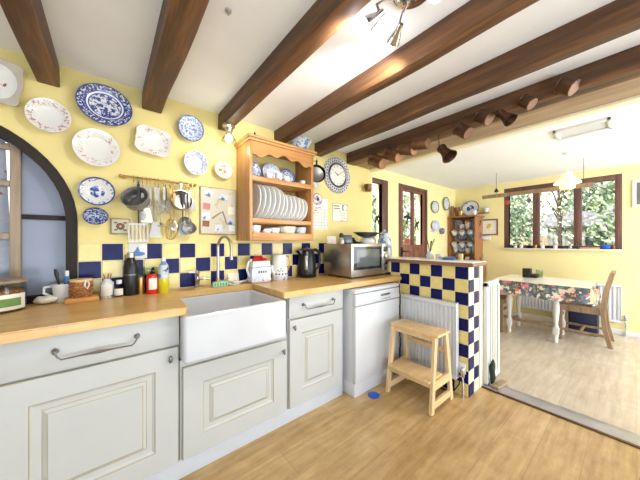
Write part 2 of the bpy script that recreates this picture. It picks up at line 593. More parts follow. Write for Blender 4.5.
# arched window: dark arch frame, taupe casement, frosted panes
w1 = thing('window_1', 'arched window in the yellow wall with dark frame and frosted panes', 'window')
w1['kind'] = 'structure'
b = MB()
ri = AR - 0.046
arcs = [[(AX + r * math.cos(math.pi * i / n), AZ + r * math.sin(math.pi * i / n)) for i in range(n + 1)] for r in (AR + 0.004, ri)]
outer = [(AX + AR + 0.004, WT)] + arcs[0] + [(AX - AR - 0.004, WT)]
inner = [(AX + ri, WT)] + arcs[1] + [(AX - ri, WT)]
for y0, y1 in ((W - 0.006, W + 0.09),):
    rows = [[(p[0], y0, p[1]) for p in outer], [(p[0], y0, p[1]) for p in inner], [(p[0], y1, p[1]) for p in inner], [(p[0], y1, p[1]) for p in outer]]
    b.grid(rows, close_v=True)
b.build('arch_frame', 'arch', w1)
b = MB()
b.box(-0.402, -0.362, W + 0.03, W + 0.075, WT, 1.80, 0.004)
b.box(-1.02, -0.98, W + 0.03, W + 0.075, WT, 1.80, 0.004)
for z in (1.745, 1.55, 1.27):
    b.box(-0.98, -0.402, W + 0.035, W + 0.07, z - 0.016, z + 0.016, 0.004)
b.build('casement', 'mull', w1)
b = MB(); b.box(-0.362, AX + ri, W + 0.035, W + 0.07, 1.365, 1.39, 0.004)
b.box(-0.362, AX + ri, W + 0.035, W + 0.07, WT, 0.945, 0.004)
b.build('transom', 'arch', w1)
b = MB()
pts = [(AX + ri + 0.01, W + 0.06, WT)] + [(p[0], W + 0.06, p[1]) for p in arcs[1] if p[0] > -0.38] + [(-0.38, W + 0.06, WT)]
f = b.bm.faces.new([b.bm.verts.new(p) for p in pts])
b.build('frosted_pane', 'frost', w1, smooth=0)
b = MB()
pts = [(-0.39, W + 0.062, WT)] + [(p[0], W + 0.062, p[1]) for p in arcs[1] if p[0] < -0.38] + [(AX - ri, W + 0.062, WT)]
f = b.bm.faces.new([b.bm.verts.new(p) for p in pts])
b.build('motif_pane', 'motif', w1, smooth=0)
b = MB(); b.box(AX - AR, AX + AR, W - 0.0, W + 0.12, WT - 0.045, WT + 0.003)
struct(b.build('trim_1', 'arch'))

# dining walls
DW = 2.26
b = MB()
b.box(2.5, 2.76, DW, DW + 0.2, 0, 2.26)
b.box(2.76, 3.11, DW, DW + 0.2, 0, 1.1)
b.box(2.76, 3.11, DW, DW + 0.2, 2.115, 2.26)
b.box(3.11, 3.37, DW, DW + 0.2, 0, 2.26)
b.box(3.37, 4.215, DW, DW + 0.2, 2.125, 2.26)
b.box(4.215, 5.3, DW, DW + 0.2, 0, 2.26)
struct(b.build('wall_back_dining', 'dining_wall'))
FX = 5.3
b = MB()
b.box(FX, FX + 0.2, -2.4, 0.12, 0, 2.26)
b.box(FX, FX + 0.2, 1.45, DW + 0.2, 0, 2.26)
b.box(FX, FX + 0.2, 0.12, 1.45, 0, 1.14)
b.box(FX, FX + 0.2, 0.12, 1.45, 2.155, 2.26)
struct(b.build('wall_right', 'dining_wall'))
b = MB(); b.box(FX - 0.015, FX, -2.4, DW, 0, 0.07, 0.003)
struct(b.build('baseboard_right', 'painted'))

# far window
w2 = thing('window_2', 'wide brown three-light window looking on to the garden', 'window')
w2['kind'] = 'structure'
b = MB()
x0, x1 = FX + 0.0, FX + 0.09
b.box(x0, x1, 1.385, 1.45, 1.14, 2.155, 0.004)
b.box(x0, x1, 0.12, 0.185, 1.14, 2.155, 0.004)
b.box(x0, x1, 0.185, 1.385, 2.085, 2.155, 0.004)
b.box(x0, x1, 0.185, 1.385, 1.14, 1.185, 0.004)
b.build('window_frame', 'frame_w', w2)
for y0, y1 in ((0.98, 1.06), (0.505, 0.585)):
    b = MB(); b.box(x0, x1, y0, y1, 1.185, 2.085, 0.004)
    b.build('mullion', 'frame_w', w2)
for y0, y1 in ((0.185, 0.505), (0.585, 0.98), (1.06, 1.385)):
    b = MB(); b.box(FX + 0.055, FX + 0.06, y0, y1, 1.185, 2.085)
    b.build('pane', 'pane', w2)
b = MB(); b.box(FX - 0.07, FX + 0.0, 0.10, 1.47, 1.12, 1.14, 0.004)
b.build('window_sill', 'painted', w2)

# tall side window beyond the microwave
w3 = thing('window_3', 'tall narrow brown window beside the glazed door', 'window')
w3['kind'] = 'structure'
b = MB()
b.box(2.975, 3.11, DW - 0.005, DW + 0.06, 1.1, 2.115, 0.004)
b.box(2.76, 2.975, DW - 0.005, DW + 0.06, 2.055, 2.115, 0.004)
b.box(2.76, 2.975, DW - 0.005, DW + 0.06, 1.1, 1.15, 0.004)
b.build('window_frame', 'frame_w', w3)
b = MB(); b.box(2.76, 2.975, DW + 0.025, DW + 0.03, 1.15, 2.055)
b.build('pane', 'pane', w3)


def swallow(parent, x, y, z, s, ang):
    b = MB()
    sh = [(0, 1.0), (0.18, 0.55), (0.75, 0.6), (0.95, 0.3), (0.2, 0.1), (0.16, -0.45), (0.42, -1.1), (0.05, -0.6), (-0.25, -1.1), (-0.12, -0.4), (-0.2, 0.1), (-0.7, -0.3), (-0.85, 0.0), (-0.22, 0.55)]
    b.prism([(p[0] * s, p[1] * s) for p in sh], 'y', -0.001, 0.001)
    return b.build('swallow_decal', 'black', parent, (x, y, z), (0, R(ang), 0), 0)


swallow(w3, 2.90, DW + 0.02, 1.55, 0.085, -30)

# glazed door
d1 = thing('door_1', 'brown half-glazed door in the dining room', 'door')
d1['kind'] = 'structure'
b = MB()
b.box(3.37, 3.43, DW - 0.005, DW + 0.07, 0, 2.125, 0.004)
b.box(4.155, 4.215, DW - 0.005, DW + 0.07, 0, 2.125, 0.004)
b.box(3.43, 4.155, DW - 0.005, DW + 0.07, 2.07, 2.125, 0.004)
b.build('door_frame', 'frame_w', d1)
b = MB()
b.box(3.43, 3.50, DW + 0.005, DW + 0.05, 0.02, 2.07, 0.004)
b.box(4.07, 4.155, DW + 0.005, DW + 0.05, 0.02, 2.07, 0.004)
b.box(3.50, 4.07, DW + 0.005, DW + 0.05, 2.03, 2.07, 0.004)
b.box(3.765, 3.815, DW + 0.005, DW + 0.05, 1.2, 2.03, 0.004)
b.box(3.50, 4.07, DW + 0.005, DW + 0.05, 0.02, 1.2, 0.004)
b.box(3.56, 3.75, DW - 0.004, DW + 0.01, 0.2, 1.1, 0.008)
b.box(3.82, 4.01, DW - 0.004, DW + 0.01, 0.2, 1.1, 0.008)
b.build('door_leaf', 'door_w', d1)
for xa, xb in ((3.50, 3.765), (3.815, 4.07)):
    b = MB(); b.box(xa, xb, DW + 0.025, DW + 0.03, 1.2, 2.03)
    b.build('pane', 'pane', d1)
b = MB()
b.box(3.44, 3.475, DW - 0.008, DW + 0.005, 0.98, 1.16, 0.004)
b.tube([(3.457, DW - 0.005, 1.1), (3.457, DW - 0.05, 1.1), (3.55, DW - 0.055, 1.1)], 0.009)
b.build('door_handle', 'iron', d1)
swallow(d1, 3.64, DW + 0.02, 1.60, 0.12, 20)
swallow(d1, 3.93, DW + 0.02, 1.50, 0.11, -25)
b = MB(); b.box(3.58, 3.70, DW + 0.018, DW + 0.022, 1.21, 1.29)
b.build('red_sticker', 'redink', d1)

# beams
k = 0
for x0, x1, zb in ((-0.302, -0.212, 2.105), (0.174, 0.286, 2.115), (0.662, 0.742, 2.115), (1.150, 1.224, 2.118), (1.612, 1.704, 2.118)):
    b = MB(); b.box(x0, x1, -2.3, W, zb, CZ, 0.006)
    # hand-hewn waviness
    bmesh.ops.subdivide_edges(b.bm, edges=[e for e in b.bm.edges if abs(e.verts[0].co.y - e.verts[1].co.y) > 1], cuts=24)
    for v in b.bm.verts:
        if v.co.z < zb + 0.04:
            v.co.x += 0.004 * math.sin(v.co.y * 5.1 + x0 * 9)
            v.co.z += 0.003 * math.sin(v.co.y * 7.3 + x0 * 5)
    o = struct(b.build('ceiling_beam', 'beam'))
b = MB(); b.box(2.068, 2.192, -2.3, W, 2.116, CZ, 0.006)
struct(b.build('header_beam', 'beam'))
b = MB(); b.box(2.204, 2.47, -2.3, W, 2.122, CZ, 0.006)
struct(b.build('lintel', 'lintel'))
b = MB(); b.box(2.47, 2.55, -2.3, DW, 2.105, 2.27, 0.01)
struct(b.build('trim_2', 'plaster'))
b = MB(); b.box(2.192, 2.204, -2.3, W, 2.14, CZ)
struct(b.build('trim_3', 'gap'))


# ------------------------------------------------------------------ checker tiles
def tiles(b, origin, du, dv, nu, nv, p, blue, normal, u_lo=None, u_hi=None):
    """squares p apart on the plane origin + i*du + j*dv; blue(i, j) picks the material index"""
    o, du, dv, nn = Vector(origin), Vector(du), Vector(dv), Vector(normal)
    for i in range(nu):
        for j in range(nv):
            g = 0.0022
            a0, a1 = i * p + g, (i + 1) * p - g
            if u_lo is not None:
                a0 = max(a0, u_lo)
            if u_hi is not None:
                a1 = min(a1, u_hi)
            if a1 - a0 < 0.004:
                continue
            c0, c1 = j * p + g, (j + 1) * p - g
            b.m = blue(i, j)
            e = 0.0025
            q0 = [o + du * u + dv * v for u, v in ((a0, c0), (a1, c0), (a1, c1), (a0, c1))]
            q1 = [o + du * u + dv * v + nn * 0.004 for u, v in ((a0 + e, c0 + e), (a1 - e, c0 + e), (a1 - e, c1 - e), (a0 + e, c1 - e))]
            b.grid([q0, q1], close_u=True)
            f = b.bm.faces.new([b.bm.verts.new(q) for q in q1])
            f.material_index = b.m


P_ = 0.1058
b = MB()
b.m = 2
b.box(AX + AR, 2.215, W - 0.004, W, WT, WT + 3 * P_ + 0.006)
x_start = -0.03 - 2 * P_
tiles(b, (x_start, W - 0.004, WT + 0.004), (1, 0, 0), (0, 0, 1), 24, 3, P_, lambda i, j: 0 if (i + j) % 2 == 0 else 1, (0, -1, 0), AX + AR - x_start + 0.002, 2.213 - x_start)
struct(b.build('wall_tiles', ['tile_b', 'tile_y', 'grout'], smooth=0))

# peninsula: short wall with tiled faces, painted post, ledge
PX, PY, PT = 2.222, 0.85, 1.041
b = MB(); b.box(PX, 2.435, PY, W, 0, PT)
struct(b.build('wall_peninsula', 'plaster'))
b = MB()
pp = PT / 10
b.m = 2
b.box(PX - 0.004, PX, PY - 0.004, W, 0, PT)
b.box(PX - 0.004, 2.436, PY - 0.004, PY, 0, PT)
tiles(b, (PX - 0.004, PY - 0.004, 0), (0, 1, 0), (0, 0, 1), 12, 10, pp, lambda i, j: 0 if (i + j) % 2 == 1 else 1, (-1, 0, 0), None, W - PY)
tiles(b, (PX - 0.004, PY - 0.004, 0), (1, 0, 0), (0, 0, 1), 2, 10, pp, lambda i, j: 0 if (i + j) % 2 == 0 else 3, (0, -1, 0))  # end tiles cream instead of yellow: daylight put into their colour
struct(b.build('wall_tiles_peninsula', ['tile_b', 'tile_y', 'grout', 'tile_w'], smooth=0))
b = MB(); b.box(2.437, 2.5, PY - 0.012, PY + 0.06, 0, PT, 0.004)
b.box(2.437, 2.5, PY + 0.06, W, 0, PT)
struct(b.build('trim_4', 'post'))
lg = thing('ledge', 'long wooden ledge with pale top on the checker-tiled half wall', 'ledge', (2.35, 1.4, PT + 0.002))
b = MB(); b.box(-0.165, 0.145, -0.6, 0.655, 0, 0.03, 0.006)
b.build('ledge_board', 'ledge_wood', lg)
b = MB(); b.box(-0.16, 0.14, -0.595, 0.655, 0.03, 0.036, 0.002)
b.build('ledge_surface', 'laminate', lg)

# threshold
b = MB()
b.prism([(2.48, 0.0), (2.49, 0.008), (2.56, 0.012), (2.63, 0.008), (2.645, 0.0)], 'y', -2.3, 0.84)
struct(b.build('floor_strip', 'strap'))
b = MB(); b.box(2.462, 2.481, -2.3, 0.838, 0, 0.01, 0.002)
struct(b.build('trim_5', 'beam'))
# brown batten under the dresser/worktop wall junction is hidden; dining skirting by the door
b = MB(); b.box(4.215, 5.28, DW - 0.014, DW, 0, 0.07, 0.003)
struct(b.build('baseboard_back', 'painted'))


# ------------------------------------------------------------------ base cabinets
def raised_panel(b, x0, x1, z0, z1, yf, m_face=0, m_line=1):
    """door front with frame, tan-lined groove and raised field; yf = front plane (towards -Y)"""
    def fr(a, d):
        return [(x0 + a, yf + d, z0 + a), (x1 - a, yf + d, z0 + a), (x1 - a, yf + d, z1 - a), (x0 + a, yf + d, z1 - a)]
    fw = min(0.1, (z1 - z0) * 0.24, (x1 - x0) * 0.2)
    prof = [(0.0, 0.02, 0), (0.0, 0.003, 0), (0.003, 0.0, 1), (0.006, 0.0, 0), (fw, 0.0, 0), (fw + 0.004, 0.004, 1), (fw + 0.014, 0.011, 0), (fw + 0.034, 0.012, 0), (fw + 0.038, 0.012, 1), (fw + 0.05, 0.003, 0), (fw + 0.054, 0.002, 1), (fw + 0.06, 0.002, 0)]
    for (a, d, _), (a2, d2, mm) in zip(prof[:-1], prof[1:]):
        b.m = m_line if mm else m_face
        b.grid([fr(a, d), fr(a2, d2)], close_u=True)
    b.m = m_face
    a, d, _ = prof[-1]
    f = b.bm.faces.new([b.bm.verts.new(p) for p in fr(a, d)])
    f.material_index = m_face
    f = b.bm.faces.new([b.bm.verts.new(p) for p in fr(0, 0.02)])


def bow_handle(par, x0, x1, z, y):
    b = MB()
    for x in (x0, x1):
        b.lathe([(0, 0), (0.011, 0), (0.012, 0.004), (0.007, 0.008), (0.005, 0.02), (0.008, 0.026), (0.0, 0.03)], 12, mtx=Matrix.Translation((x, y, z)) @ RX90)
    s = 1 if x1 > x0 else -1
    xm = (x0 + x1) / 2
    pts = [(x0, y - 0.028, z), (x0 + 0.008, y - 0.03, z - 0.018), (x0 + 0.02, y - 0.032, z - 0.03), (xm - 0.05, y - 0.034, z - 0.028), (xm, y - 0.036, z - 0.027), (xm + 0.05, y - 0.034, z - 0.028), (x1 - 0.02, y - 0.032, z - 0.03), (x1 - 0.008, y - 0.03, z - 0.018), (x1, y - 0.028, z)]
    b.tube(pts, [0.0032, 0.0032, 0.0032, 0.0036, 0.007, 0.0036, 0.0032, 0.0032, 0.0032])
    return b.build('handle', 'pewter', par)


def oval_knob(par, x, z, y):
    b = MB()
    b.lathe([(0, 0), (0.006, 0), (0.005, 0.012), (0.008, 0.016), (0.0, 0.018)], 10, mtx=Matrix.Translation((x, y, z)) @ RX90)
    b.ball((x, y - 0.02, z), (0.009, 0.008, 0.019), 12)
    return b.build('knob', 'pewter', par)


CF = 1.487


def cabinet(label, x0, x1, drawer=True, knob_right=True, door_top=0.705, body_top=0.868, door_pad=(0.006, 0.006)):
    xm = (x0 + x1) / 2
    t = thing('base_cabinet', label, 'cabinet', (xm, CF, 0.0), group='cream kitchen base cabinets')
    hw = (x1 - x0) / 2
    b = MB(); b.box(-hw + 0.001, hw - 0.001, 0.021, 0.565, 0.1, body_top)
    b.build('body', 'cream', t)
    if drawer:
        b = MB(); b.m = 0
        b.box(-hw + 0.003, hw - 0.003, 0.0, 0.02, 0.715, 0.862, 0.004)
        b.m = 1
        dr = b.build('drawer', ['cream', 'glaze'], t)
        bow_handle(dr, -0.135 if hw > 0.28 else -0.14, 0.135 if hw > 0.28 else 0.14, 0.80, 0.0)
    b = MB()
    raised_panel(b, -hw + door_pad[0], hw - door_pad[1], 0.105, door_top, 0.0)
    d = b.build('door', ['cream', 'glaze'], t, smooth=0)
    oval_knob(d, (hw - 0.045) if knob_right else (-hw + 0.04), door_top - 0.05 if drawer else door_top - 0.07, 0.0)
    return t


cabinet('cream cabinet with drawer and wide door at the left of the sink', -0.345, 0.286, True, True)
cabinet('low cream cabinet under the white butler sink', 0.288, 0.944, False, True, 0.585, 0.62, (0.012, 0.012))
cabinet('narrow cream cabinet with drawer between the sink and the dishwasher', 0.946, 1.458, True, False)
b = MB(); b.box(-0.345, 1.475, 1.512, 1.53, 0, 0.1, 0.002)
tag(b.build('plinth', 'plinth'), 'long grey kickboard along the foot of the cream cabinets', 'plinth')


# ------------------------------------------------------------------ worktop (one continuous piece, cut out for the sink)
def wt_outline():
    pts = [(-0.6, 1.452), (0.285, 1.452)]
    for i in range(1, 7):
        a = R(-90 + 15 * i)
        pts.append((0.285 + 0.035 * math.cos(a), 1.487 + 0.035 * math.sin(a)))
    pts += [(0.32, 1.91), (0.335, 1.925), (0.87, 1.925), (0.885, 1.91), (0.885, 1.49)]
    for i in range(0, 5):
        a = R(180 + 22.5 * i)
        pts.append((0.91 + 0.025 * math.cos(a), 1.477 + 0.025 * math.sin(a)))
    pts += [(2.214, 1.452), (2.214, 2.052), (-0.6, 2.052)]
    return pts


b = MB()
b.prism(wt_outline(), 'z', WT - 0.04, WT)
es = [e for e in b.bm.edges if abs(e.verts[0].co.z - WT) < 1e-4 and abs(e.verts[1].co.z - WT) < 1e-4]
bmesh.ops.bevel(b.bm, geom=es, offset=0.006, segments=2, affect='EDGES')
tag(b.build('worktop', 'worktop'), 'honey-coloured oak block worktop running along the whole tiled wall', 'worktop')

# belfast sink
sk = thing('butler_sink', 'white rectangular fireclay butler sink set into the oak worktop', 'sink', (0.588, 1.67, 0.63))
b = MB()
X0, X1, Y0, Y1, H_ = -0.3, 0.294, -0.262, 0.262, 0.238


def rrect(x0, x1, y0, y1, r, z, n=5):
    out = []
    for cx, cy, a0 in ((x1 - r, y0 + r, -90), (x1 - r, y1 - r, 0), (x0 + r, y1 - r, 90), (x0 + r, y0 + r, 180)):
        for i in range(n + 1):
            a = R(a0 + 90 * i / n)
            out.append((cx + r * math.cos(a), cy + r * math.sin(a), z))
    return out


t_ = 0.028
rows = [rrect(X0 + 0.01, X1 - 0.01, Y0 + 0.01, Y1, 0.015, 0), rrect(X0, X1, Y0, Y1, 0.02, 0.012), rrect(X0, X1, Y0, Y1, 0.02, H_ - 0.008), rrect(X0 + 0.006, X1 - 0.006, Y0 + 0.006, Y1 - 0.006, 0.02, H_),
        rrect(X0 + t_ - 0.006, X1 - t_ + 0.006, Y0 + t_ - 0.006, Y1 - t_, 0.03, H_), rrect(X0 + t_, X1 - t_, Y0 + t_, Y1 - t_, 0.03, H_ - 0.01), rrect(X0 + t_ + 0.006, X1 - t_ - 0.006, Y0 + t_ + 0.006, Y1 - t_ - 0.006, 0.04, 0.05), rrect(X0 + 0.08, X1 - 0.08, Y0 + 0.08, Y1 - 0.08, 0.05, 0.035)]
b.grid(rows, close_u=True, cap=True)
b.build('basin', 'fireclay', sk)
b = MB(); b.lathe([(0, 0.038), (0.03, 0.038), (0.038, 0.036), (0.04, 0.034)], 20)
b.build('drain', 'chrome', sk)

# tap with swan-neck spout
tp = thing('kitchen_tap', 'tall brushed swan-neck tap standing behind the butler sink', 'tap', (0.64, 1.992, WT))
b = MB(); b.lathe([(0.0, 0), (0.024, 0), (0.024, 0.006), (0.017, 0.012), (0.015, 0.05), (0.012, 0.056)], 16)
b.build('base', 'brass', tp)
b = MB()
pts = [(0, 0, 0.04), (0, 0, 0.29)] + [(0.022 * (1 - math.cos(R(a))), -0.075 + 0.075 * math.cos(R(a)), 0.29 + 0.08 * math.sin(R(a))) for a in range(15, 181, 15)] + [(0.045, -0.15, 0.21)]
b.tube(pts, 0.0105, 12)
b.lathe([(0, -0.012), (0.0125, -0.012), (0.0125, 0.012), (0, 0.012)], 12, (0.045, -0.15, 0.215))
b.build('spout', 'steel', tp)
b = MB(); b.tube([(0.012, 0, 0.035), (0.05, -0.01, 0.04), (0.075, -0.012, 0.055)], [0.006, 0.005, 0.006])
b.build('lever', 'steel', tp)
# side tap
t2 = thing('rinse_tap', 'short chrome side valve left of the tall kitchen tap', 'tap', (0.495, 1.99, WT))
b = MB(); b.lathe([(0, 0), (0.024, 0), (0.024, 0.006), (0.014, 0.014), (0.014, 0.045), (0.019, 0.055), (0.019, 0.07), (0.012, 0.078), (0.012, 0.1), (0.017, 0.108), (0.01, 0.13), (0, 0.132)], 16)
b.build('body', 'chrome', t2)
b = MB(); b.tube([(0, 0, 0.062), (0.05, -0.005, 0.064), (0.075, -0.005, 0.062)], [0.007, 0.006, 0.008])
b.build('lever', 'chrome', t2)
b = MB(); b.tube([(0, 0.01, 0.1), (-0.02, 0.0, 0.115), (-0.055, 0.0, 0.118)], [0.006, 0.006, 0.008])
b.build('cross_handle', 'white', t2)

# ------------------------------------------------------------------ dishwasher
dw = thing('dishwasher', 'white freestanding dishwasher between cream cabinet and radiator', 'dishwasher', (1.806, 1.40, 0))
b = MB()
b.box(-0.296, 0.3, 0.035, 0.6, 0.1, 0.835, 0.004)
b.box(-0.3, 0.3, 0.005, 0.6, 0.826, 0.857, 0.006)
b.build('body', 'enamel', dw)
b = MB(); b.box(-0.296, 0.296, 0.0, 0.04, 0.115, 0.722, 0.008)
b.build('door', 'enamel', dw)
b = MB(); b.box(-0.296, 0.296, 0.0, 0.04, 0.726, 0.822, 0.008)
cp = b.build('control_panel', 'enamel', dw)
b = MB(); b.box(0.02, 0.15, -0.004, 0.002, 0.772, 0.79, 0.004)
b.build('recessed_handle', 'pewter', cp)
b = MB(); b.box(0.03, 0.16, -0.002, 0.002, 0.742, 0.752, 0.001)
b.build('display_strip', 'strap', cp)
b = MB(); b.box(-0.298, 0.298, 0.012, 0.58, 0.0, 0.112, 0.008)
b.build('kickplate', 'enamel', dw)

# ------------------------------------------------------------------ radiator on the half wall


def radiator(name, label, loc, rotz, L, H, pitch=0.033):
    t = thing(name, label, 'radiator', loc, (0, 0, rotz))
    b = MB()
    n = int(L / pitch)
    b.box(-L / 2, L / 2, 0.012, 0.03, 0, H, 0.006)
    for i in range(n):
        x = -L / 2 + L * (i + 0.5) / n
        b.prism([(x - 0.012, 0.013), (x - 0.007, 0.001), (x + 0.007, 0.001), (x + 0.012, 0.013)], 'z', 0.03, H - 0.035)
    b.box(-L / 2, L / 2, 0.0, 0.014, 0, 0.028, 0.005)
    b.box(-L / 2, L / 2, 0.0, 0.014, H - 0.033, H, 0.005)
    b.build('panel', 'enamel', t)
    b = MB()
    for sx in (-1, 1):
        b.box(sx * L / 2 - 0.004, sx * L / 2 + 0.004, 0.0, 0.05, 0.004, H + 0.002, 0.003)
    b.box(-L / 2, L / 2, 0.012, 0.05, H - 0.002, H + 0.003)
    b.build('grille', 'enamel', t)
    b = MB()
    for sx in (-0.35, 0.35):
        b.box(sx * L - 0.02, sx * L + 0.02, 0.03, 0.062, H * 0.75, H * 0.85)
    b.build('bracket', 'enamel', t)
    b = MB()
    b.tube([(L / 2, 0.03, 0.03), (L / 2 + 0.035, 0.03, 0.03), (L / 2 + 0.04, 0.03, 0.02), (L / 2 + 0.04, 0.03, -loc[2])], 0.0075)
    b.lathe([(0, 0), (0.014, 0), (0.016, 0.02), (0.018, 0.06), (0.012, 0.075), (0, 0.076)], 12, (L / 2 + 0.04, 0.03, 0.03))
    b.build('valve', 'chrome', t)
    return t


radiator('radiator', 'white ribbed radiator on the checker-tiled half wall behind step stool', (2.152, 1.165, 0.135), R(-90), 0.5, 0.61)
radiator('radiator', 'white radiator under the far window behind the dining table', (FX - 0.062, 0.66, 0.17), R(-90), 1.06, 0.5, 0.04)

# low socket with cables
so = thing('wall_socket', 'white double socket low on the tiled half wall end', 'socket', (PX - 0.0085, 0.905, 0.225))
b = MB(); b.box(-0.012, 0.0, -0.043, 0.043, -0.043, 0.043, 0.004)
b.build('plate', 'white', so)
b = MB(); b.box(-0.034, -0.012, -0.03, 0.004, -0.03, 0.012, 0.005)
b.build('plug', 'white', so)
b = MB(); b.tube([(PX - 0.035, 0.89, 0.19), (PX - 0.045, 0.9, 0.1), (PX - 0.05, 0.94, 0.03), (PX - 0.06, 1.02, 0.012), (PX - 0.045, 1.12, 0.012), (PX - 0.05, 1.3, 0.012)], 0.0045)
b.tube([(PX - 0.03, 0.915, 0.19), (PX - 0.03, 0.96, 0.12), (PX - 0.035, 1.02, 0.06), (PX - 0.03, 1.1, 0.05)], 0.0045)
tag(b.build('power_cable', 'iron'), 'dark cable hanging from the low socket to the floor', 'cable')

# ------------------------------------------------------------------ step stool
st = thing('step_stool', 'pale beech two-step stool standing in front of the radiator', 'step stool', (1.955, 1.12, 0))
H_ = 0.555
b = MB(); b.box(-0.1, 0.1, -0.205, 0.21, H_ - 0.022, H_, 0.006)
b.build('seat', 'beech', st)
for sy in (-1, 1):
    for x0, x1 in ((-0.158, -0.085), (0.148, 0.082)):
        b = MB()
        b.bar((x0, sy * 0.188, 0.0), (x1, sy * 0.178, H_ - 0.022), 0.022, 0.04, (1, 0, 0))
        b.build('leg', 'beech_z', st)
    b = MB(); b.bar((-0.15, sy * 0.187, 0.055), (0.142, sy * 0.187, 0.055), 0.018, 0.05)
    b.build('lower_rail', 'beech', st)
    b = MB(); b.bar((-0.14, sy * 0.185, 0.19), (0.13, sy * 0.185, 0.19), 0.018, 0.065)
    b.build('side_rail', 'beech', st)
b = MB(); b.box(-0.175, 0.03, -0.176, 0.176, 0.215, 0.233, 0.005)
b.build('step', 'beech', st)
b = MB(); b.bar((-0.138, -0.18, 0.195), (-0.138, 0.18, 0.195), 0.018, 0.04)
b.build('front_rail', 'beech', st)
b = MB(); b.bar((0.105, -0.18, 0.385), (0.105, 0.18, 0.385), 0.016, 0.03)
b.build('back_rail', 'beech', st)
b = MB()
for x in (-0.085, 0.085):
    b.bar((x, -0.18, H_ - 0.04), (x, 0.18, H_ - 0.04), 0.016, 0.034)
b.build('apron', 'beech', st)
b = MB(); b.lathe([(0, 0), (0.045, 0), (0.048, 0.006), (0.03, 0.012), (0.012, 0.014), (0, 0.014)], 20)
tag(b.build('floor_disc', 'blueplastic', None, (1.66, 1.345, 0.0)), 'small bright blue plastic disc on floor at the dishwasher corner', 'disc')

# gate beyond the post
gt = thing('safety_gate', 'white slatted safety gate standing open behind the tiled post', 'gate', (2.505, 0.822, 0.02))
b = MB()
b.box(0.0, 0.035, -0.016, 0.016, 0, 0.87, 0.003)
b.box(0.28, 0.318, -0.016, 0.016, 0, 0.87, 0.003)
b.box(0.0, 0.318, -0.016, 0.016, 0.835, 0.875, 0.003)
b.box(0.035, 0.28, -0.014, 0.014, 0.0, 0.045, 0.003)
b.build('gate_frame', 'painted', gt)
for x in (0.08, 0.125, 0.17, 0.215, 0.25):
    b = MB(); b.box(x - 0.009, x + 0.009, -0.008, 0.008, 0.045, 0.835)
    b.build('slat', 'painted', gt)
b = MB()
b.ball((0, 0, 0.11), (0.03, 0.022, 0.11), 16)
for v in b.bm.verts:
    v.co += Vector((math.sin(v.co.z * 60), math.cos(v.co.z * 47 + v.co.x * 40), 0)) * 0.006
tag(b.build('cloth_bundle', 'darkgreen', None, (2.56, 0.785, 0.0125)), 'dark green bundle on floor at the foot of white gate', 'bundle')
b = MB(); b.box(-0.09, 0.09, -0.03, 0.03, 0, 0.022, 0.005)
tag(b.build('wooden_block', 'lintel', None, (2.60, 0.74, 0.0125), (0, 0, R(-8))), 'flat wooden block on the threshold strip below white gate', 'block')

# ------------------------------------------------------------------ microwave
mw = thing('microwave', 'stainless steel microwave oven on the oak worktop corner', 'microwave', (1.93, 1.60, WT))
b = MB()
b.box(-0.268, 0.268, 0.012, 0.37, 0.015, 0.312, 0.005)
b.build('body', 'steel', mw)
b = MB(); b.box(-0.27, 0.168, -0.006, 0.014, 0.013, 0.314, 0.004)
dd = b.build('door', 'steel', mw)
b = MB(); b.box(-0.238, 0.158, -0.009, 0.0, 0.075, 0.288, 0.004)
b.build('window', 'dark_glass', dd)
b = MB(); b.box(-0.2, 0.125, -0.0105, -0.005, 0.1, 0.262, 0.003)
b.build('glass_view', 'ovenview', dd)
b = MB(); b.box(0.170, 0.27, -0.006, 0.014, 0.013, 0.314, 0.004)
cp = b.build('control_panel', 'steel', mw)
b = MB(); b.box(0.185, 0.255, -0.009, 0.0, 0.235, 0.285, 0.002)
b.build('display', 'dark_glass', cp)
for z in (0.19, 0.13):
    b = MB(); b.lathe([(0, 0.0), (0.024, 0), (0.022, 0.014), (0, 0.015)], 16, mtx=Matrix.Translation((0.22, -0.006, z)) @ RX90)
    b.build('knob', 'chrome', cp)
b = MB(); b.box(0.19, 0.25, -0.01, 0.0, 0.035, 0.08, 0.004)
b.build('door_button', 'chrome', cp)
for sx in (-0.23, 0.23):
    for y in (0.04, 0.33):
        b = MB(); b.lathe([(0, 0), (0.012, 0), (0.014, 0.016), (0, 0.016)], 12, (sx, y, 0))
        b.build('foot', 'black', mw)
MT = WT + 0.3125
# things on the microwave
b = MB(); b.box(-0.06, 0.06, -0.05, 0.05, 0, 0.002); b.box(-0.055, 0.06, 0.04, 0.045, 0.0, 0.085, mtx=Matrix.Rotation(R(-10), 4, 'X'))
tag(b.build('paper_note', 'paper', None, (1.72, 1.87, MT)), 'white folded card standing at the back left of the microwave top', 'card')
sp = thing('salt_grinder', 'small clear and black grinder on the microwave left of the screen', 'grinder', (1.69, 1.75, MT))
b = MB(); b.lathe([(0, 0), (0.028, 0), (0.03, 0.02), (0.022, 0.05), (0.018, 0.06)], 16)
b.build('jar', 'steel', sp)
b = MB(); b.lathe([(0.018, 0.06), (0.022, 0.066), (0.02, 0.085), (0.012, 0.1), (0, 0.103)], 16)
b.build('cap', 'black', sp)
ds = thing('weather_display', 'little grey digital display propped on top of the microwave', 'display', (1.77, 1.74, MT), (0, 0, R(-8)))
b = MB(); b.box(-0.055, 0.055, -0.012, 0.012, 0, 0.085, 0.006, mtx=Matrix.Rotation(R(-14), 4, 'X'))
b.build('case', 'charcoal', ds)
b = MB(); b.box(-0.046, 0.046, -0.0135, -0.011, 0.012, 0.075, 0.001, mtx=Matrix.Rotation(R(-14), 4, 'X'))
b.build('screen', 'screen', ds)
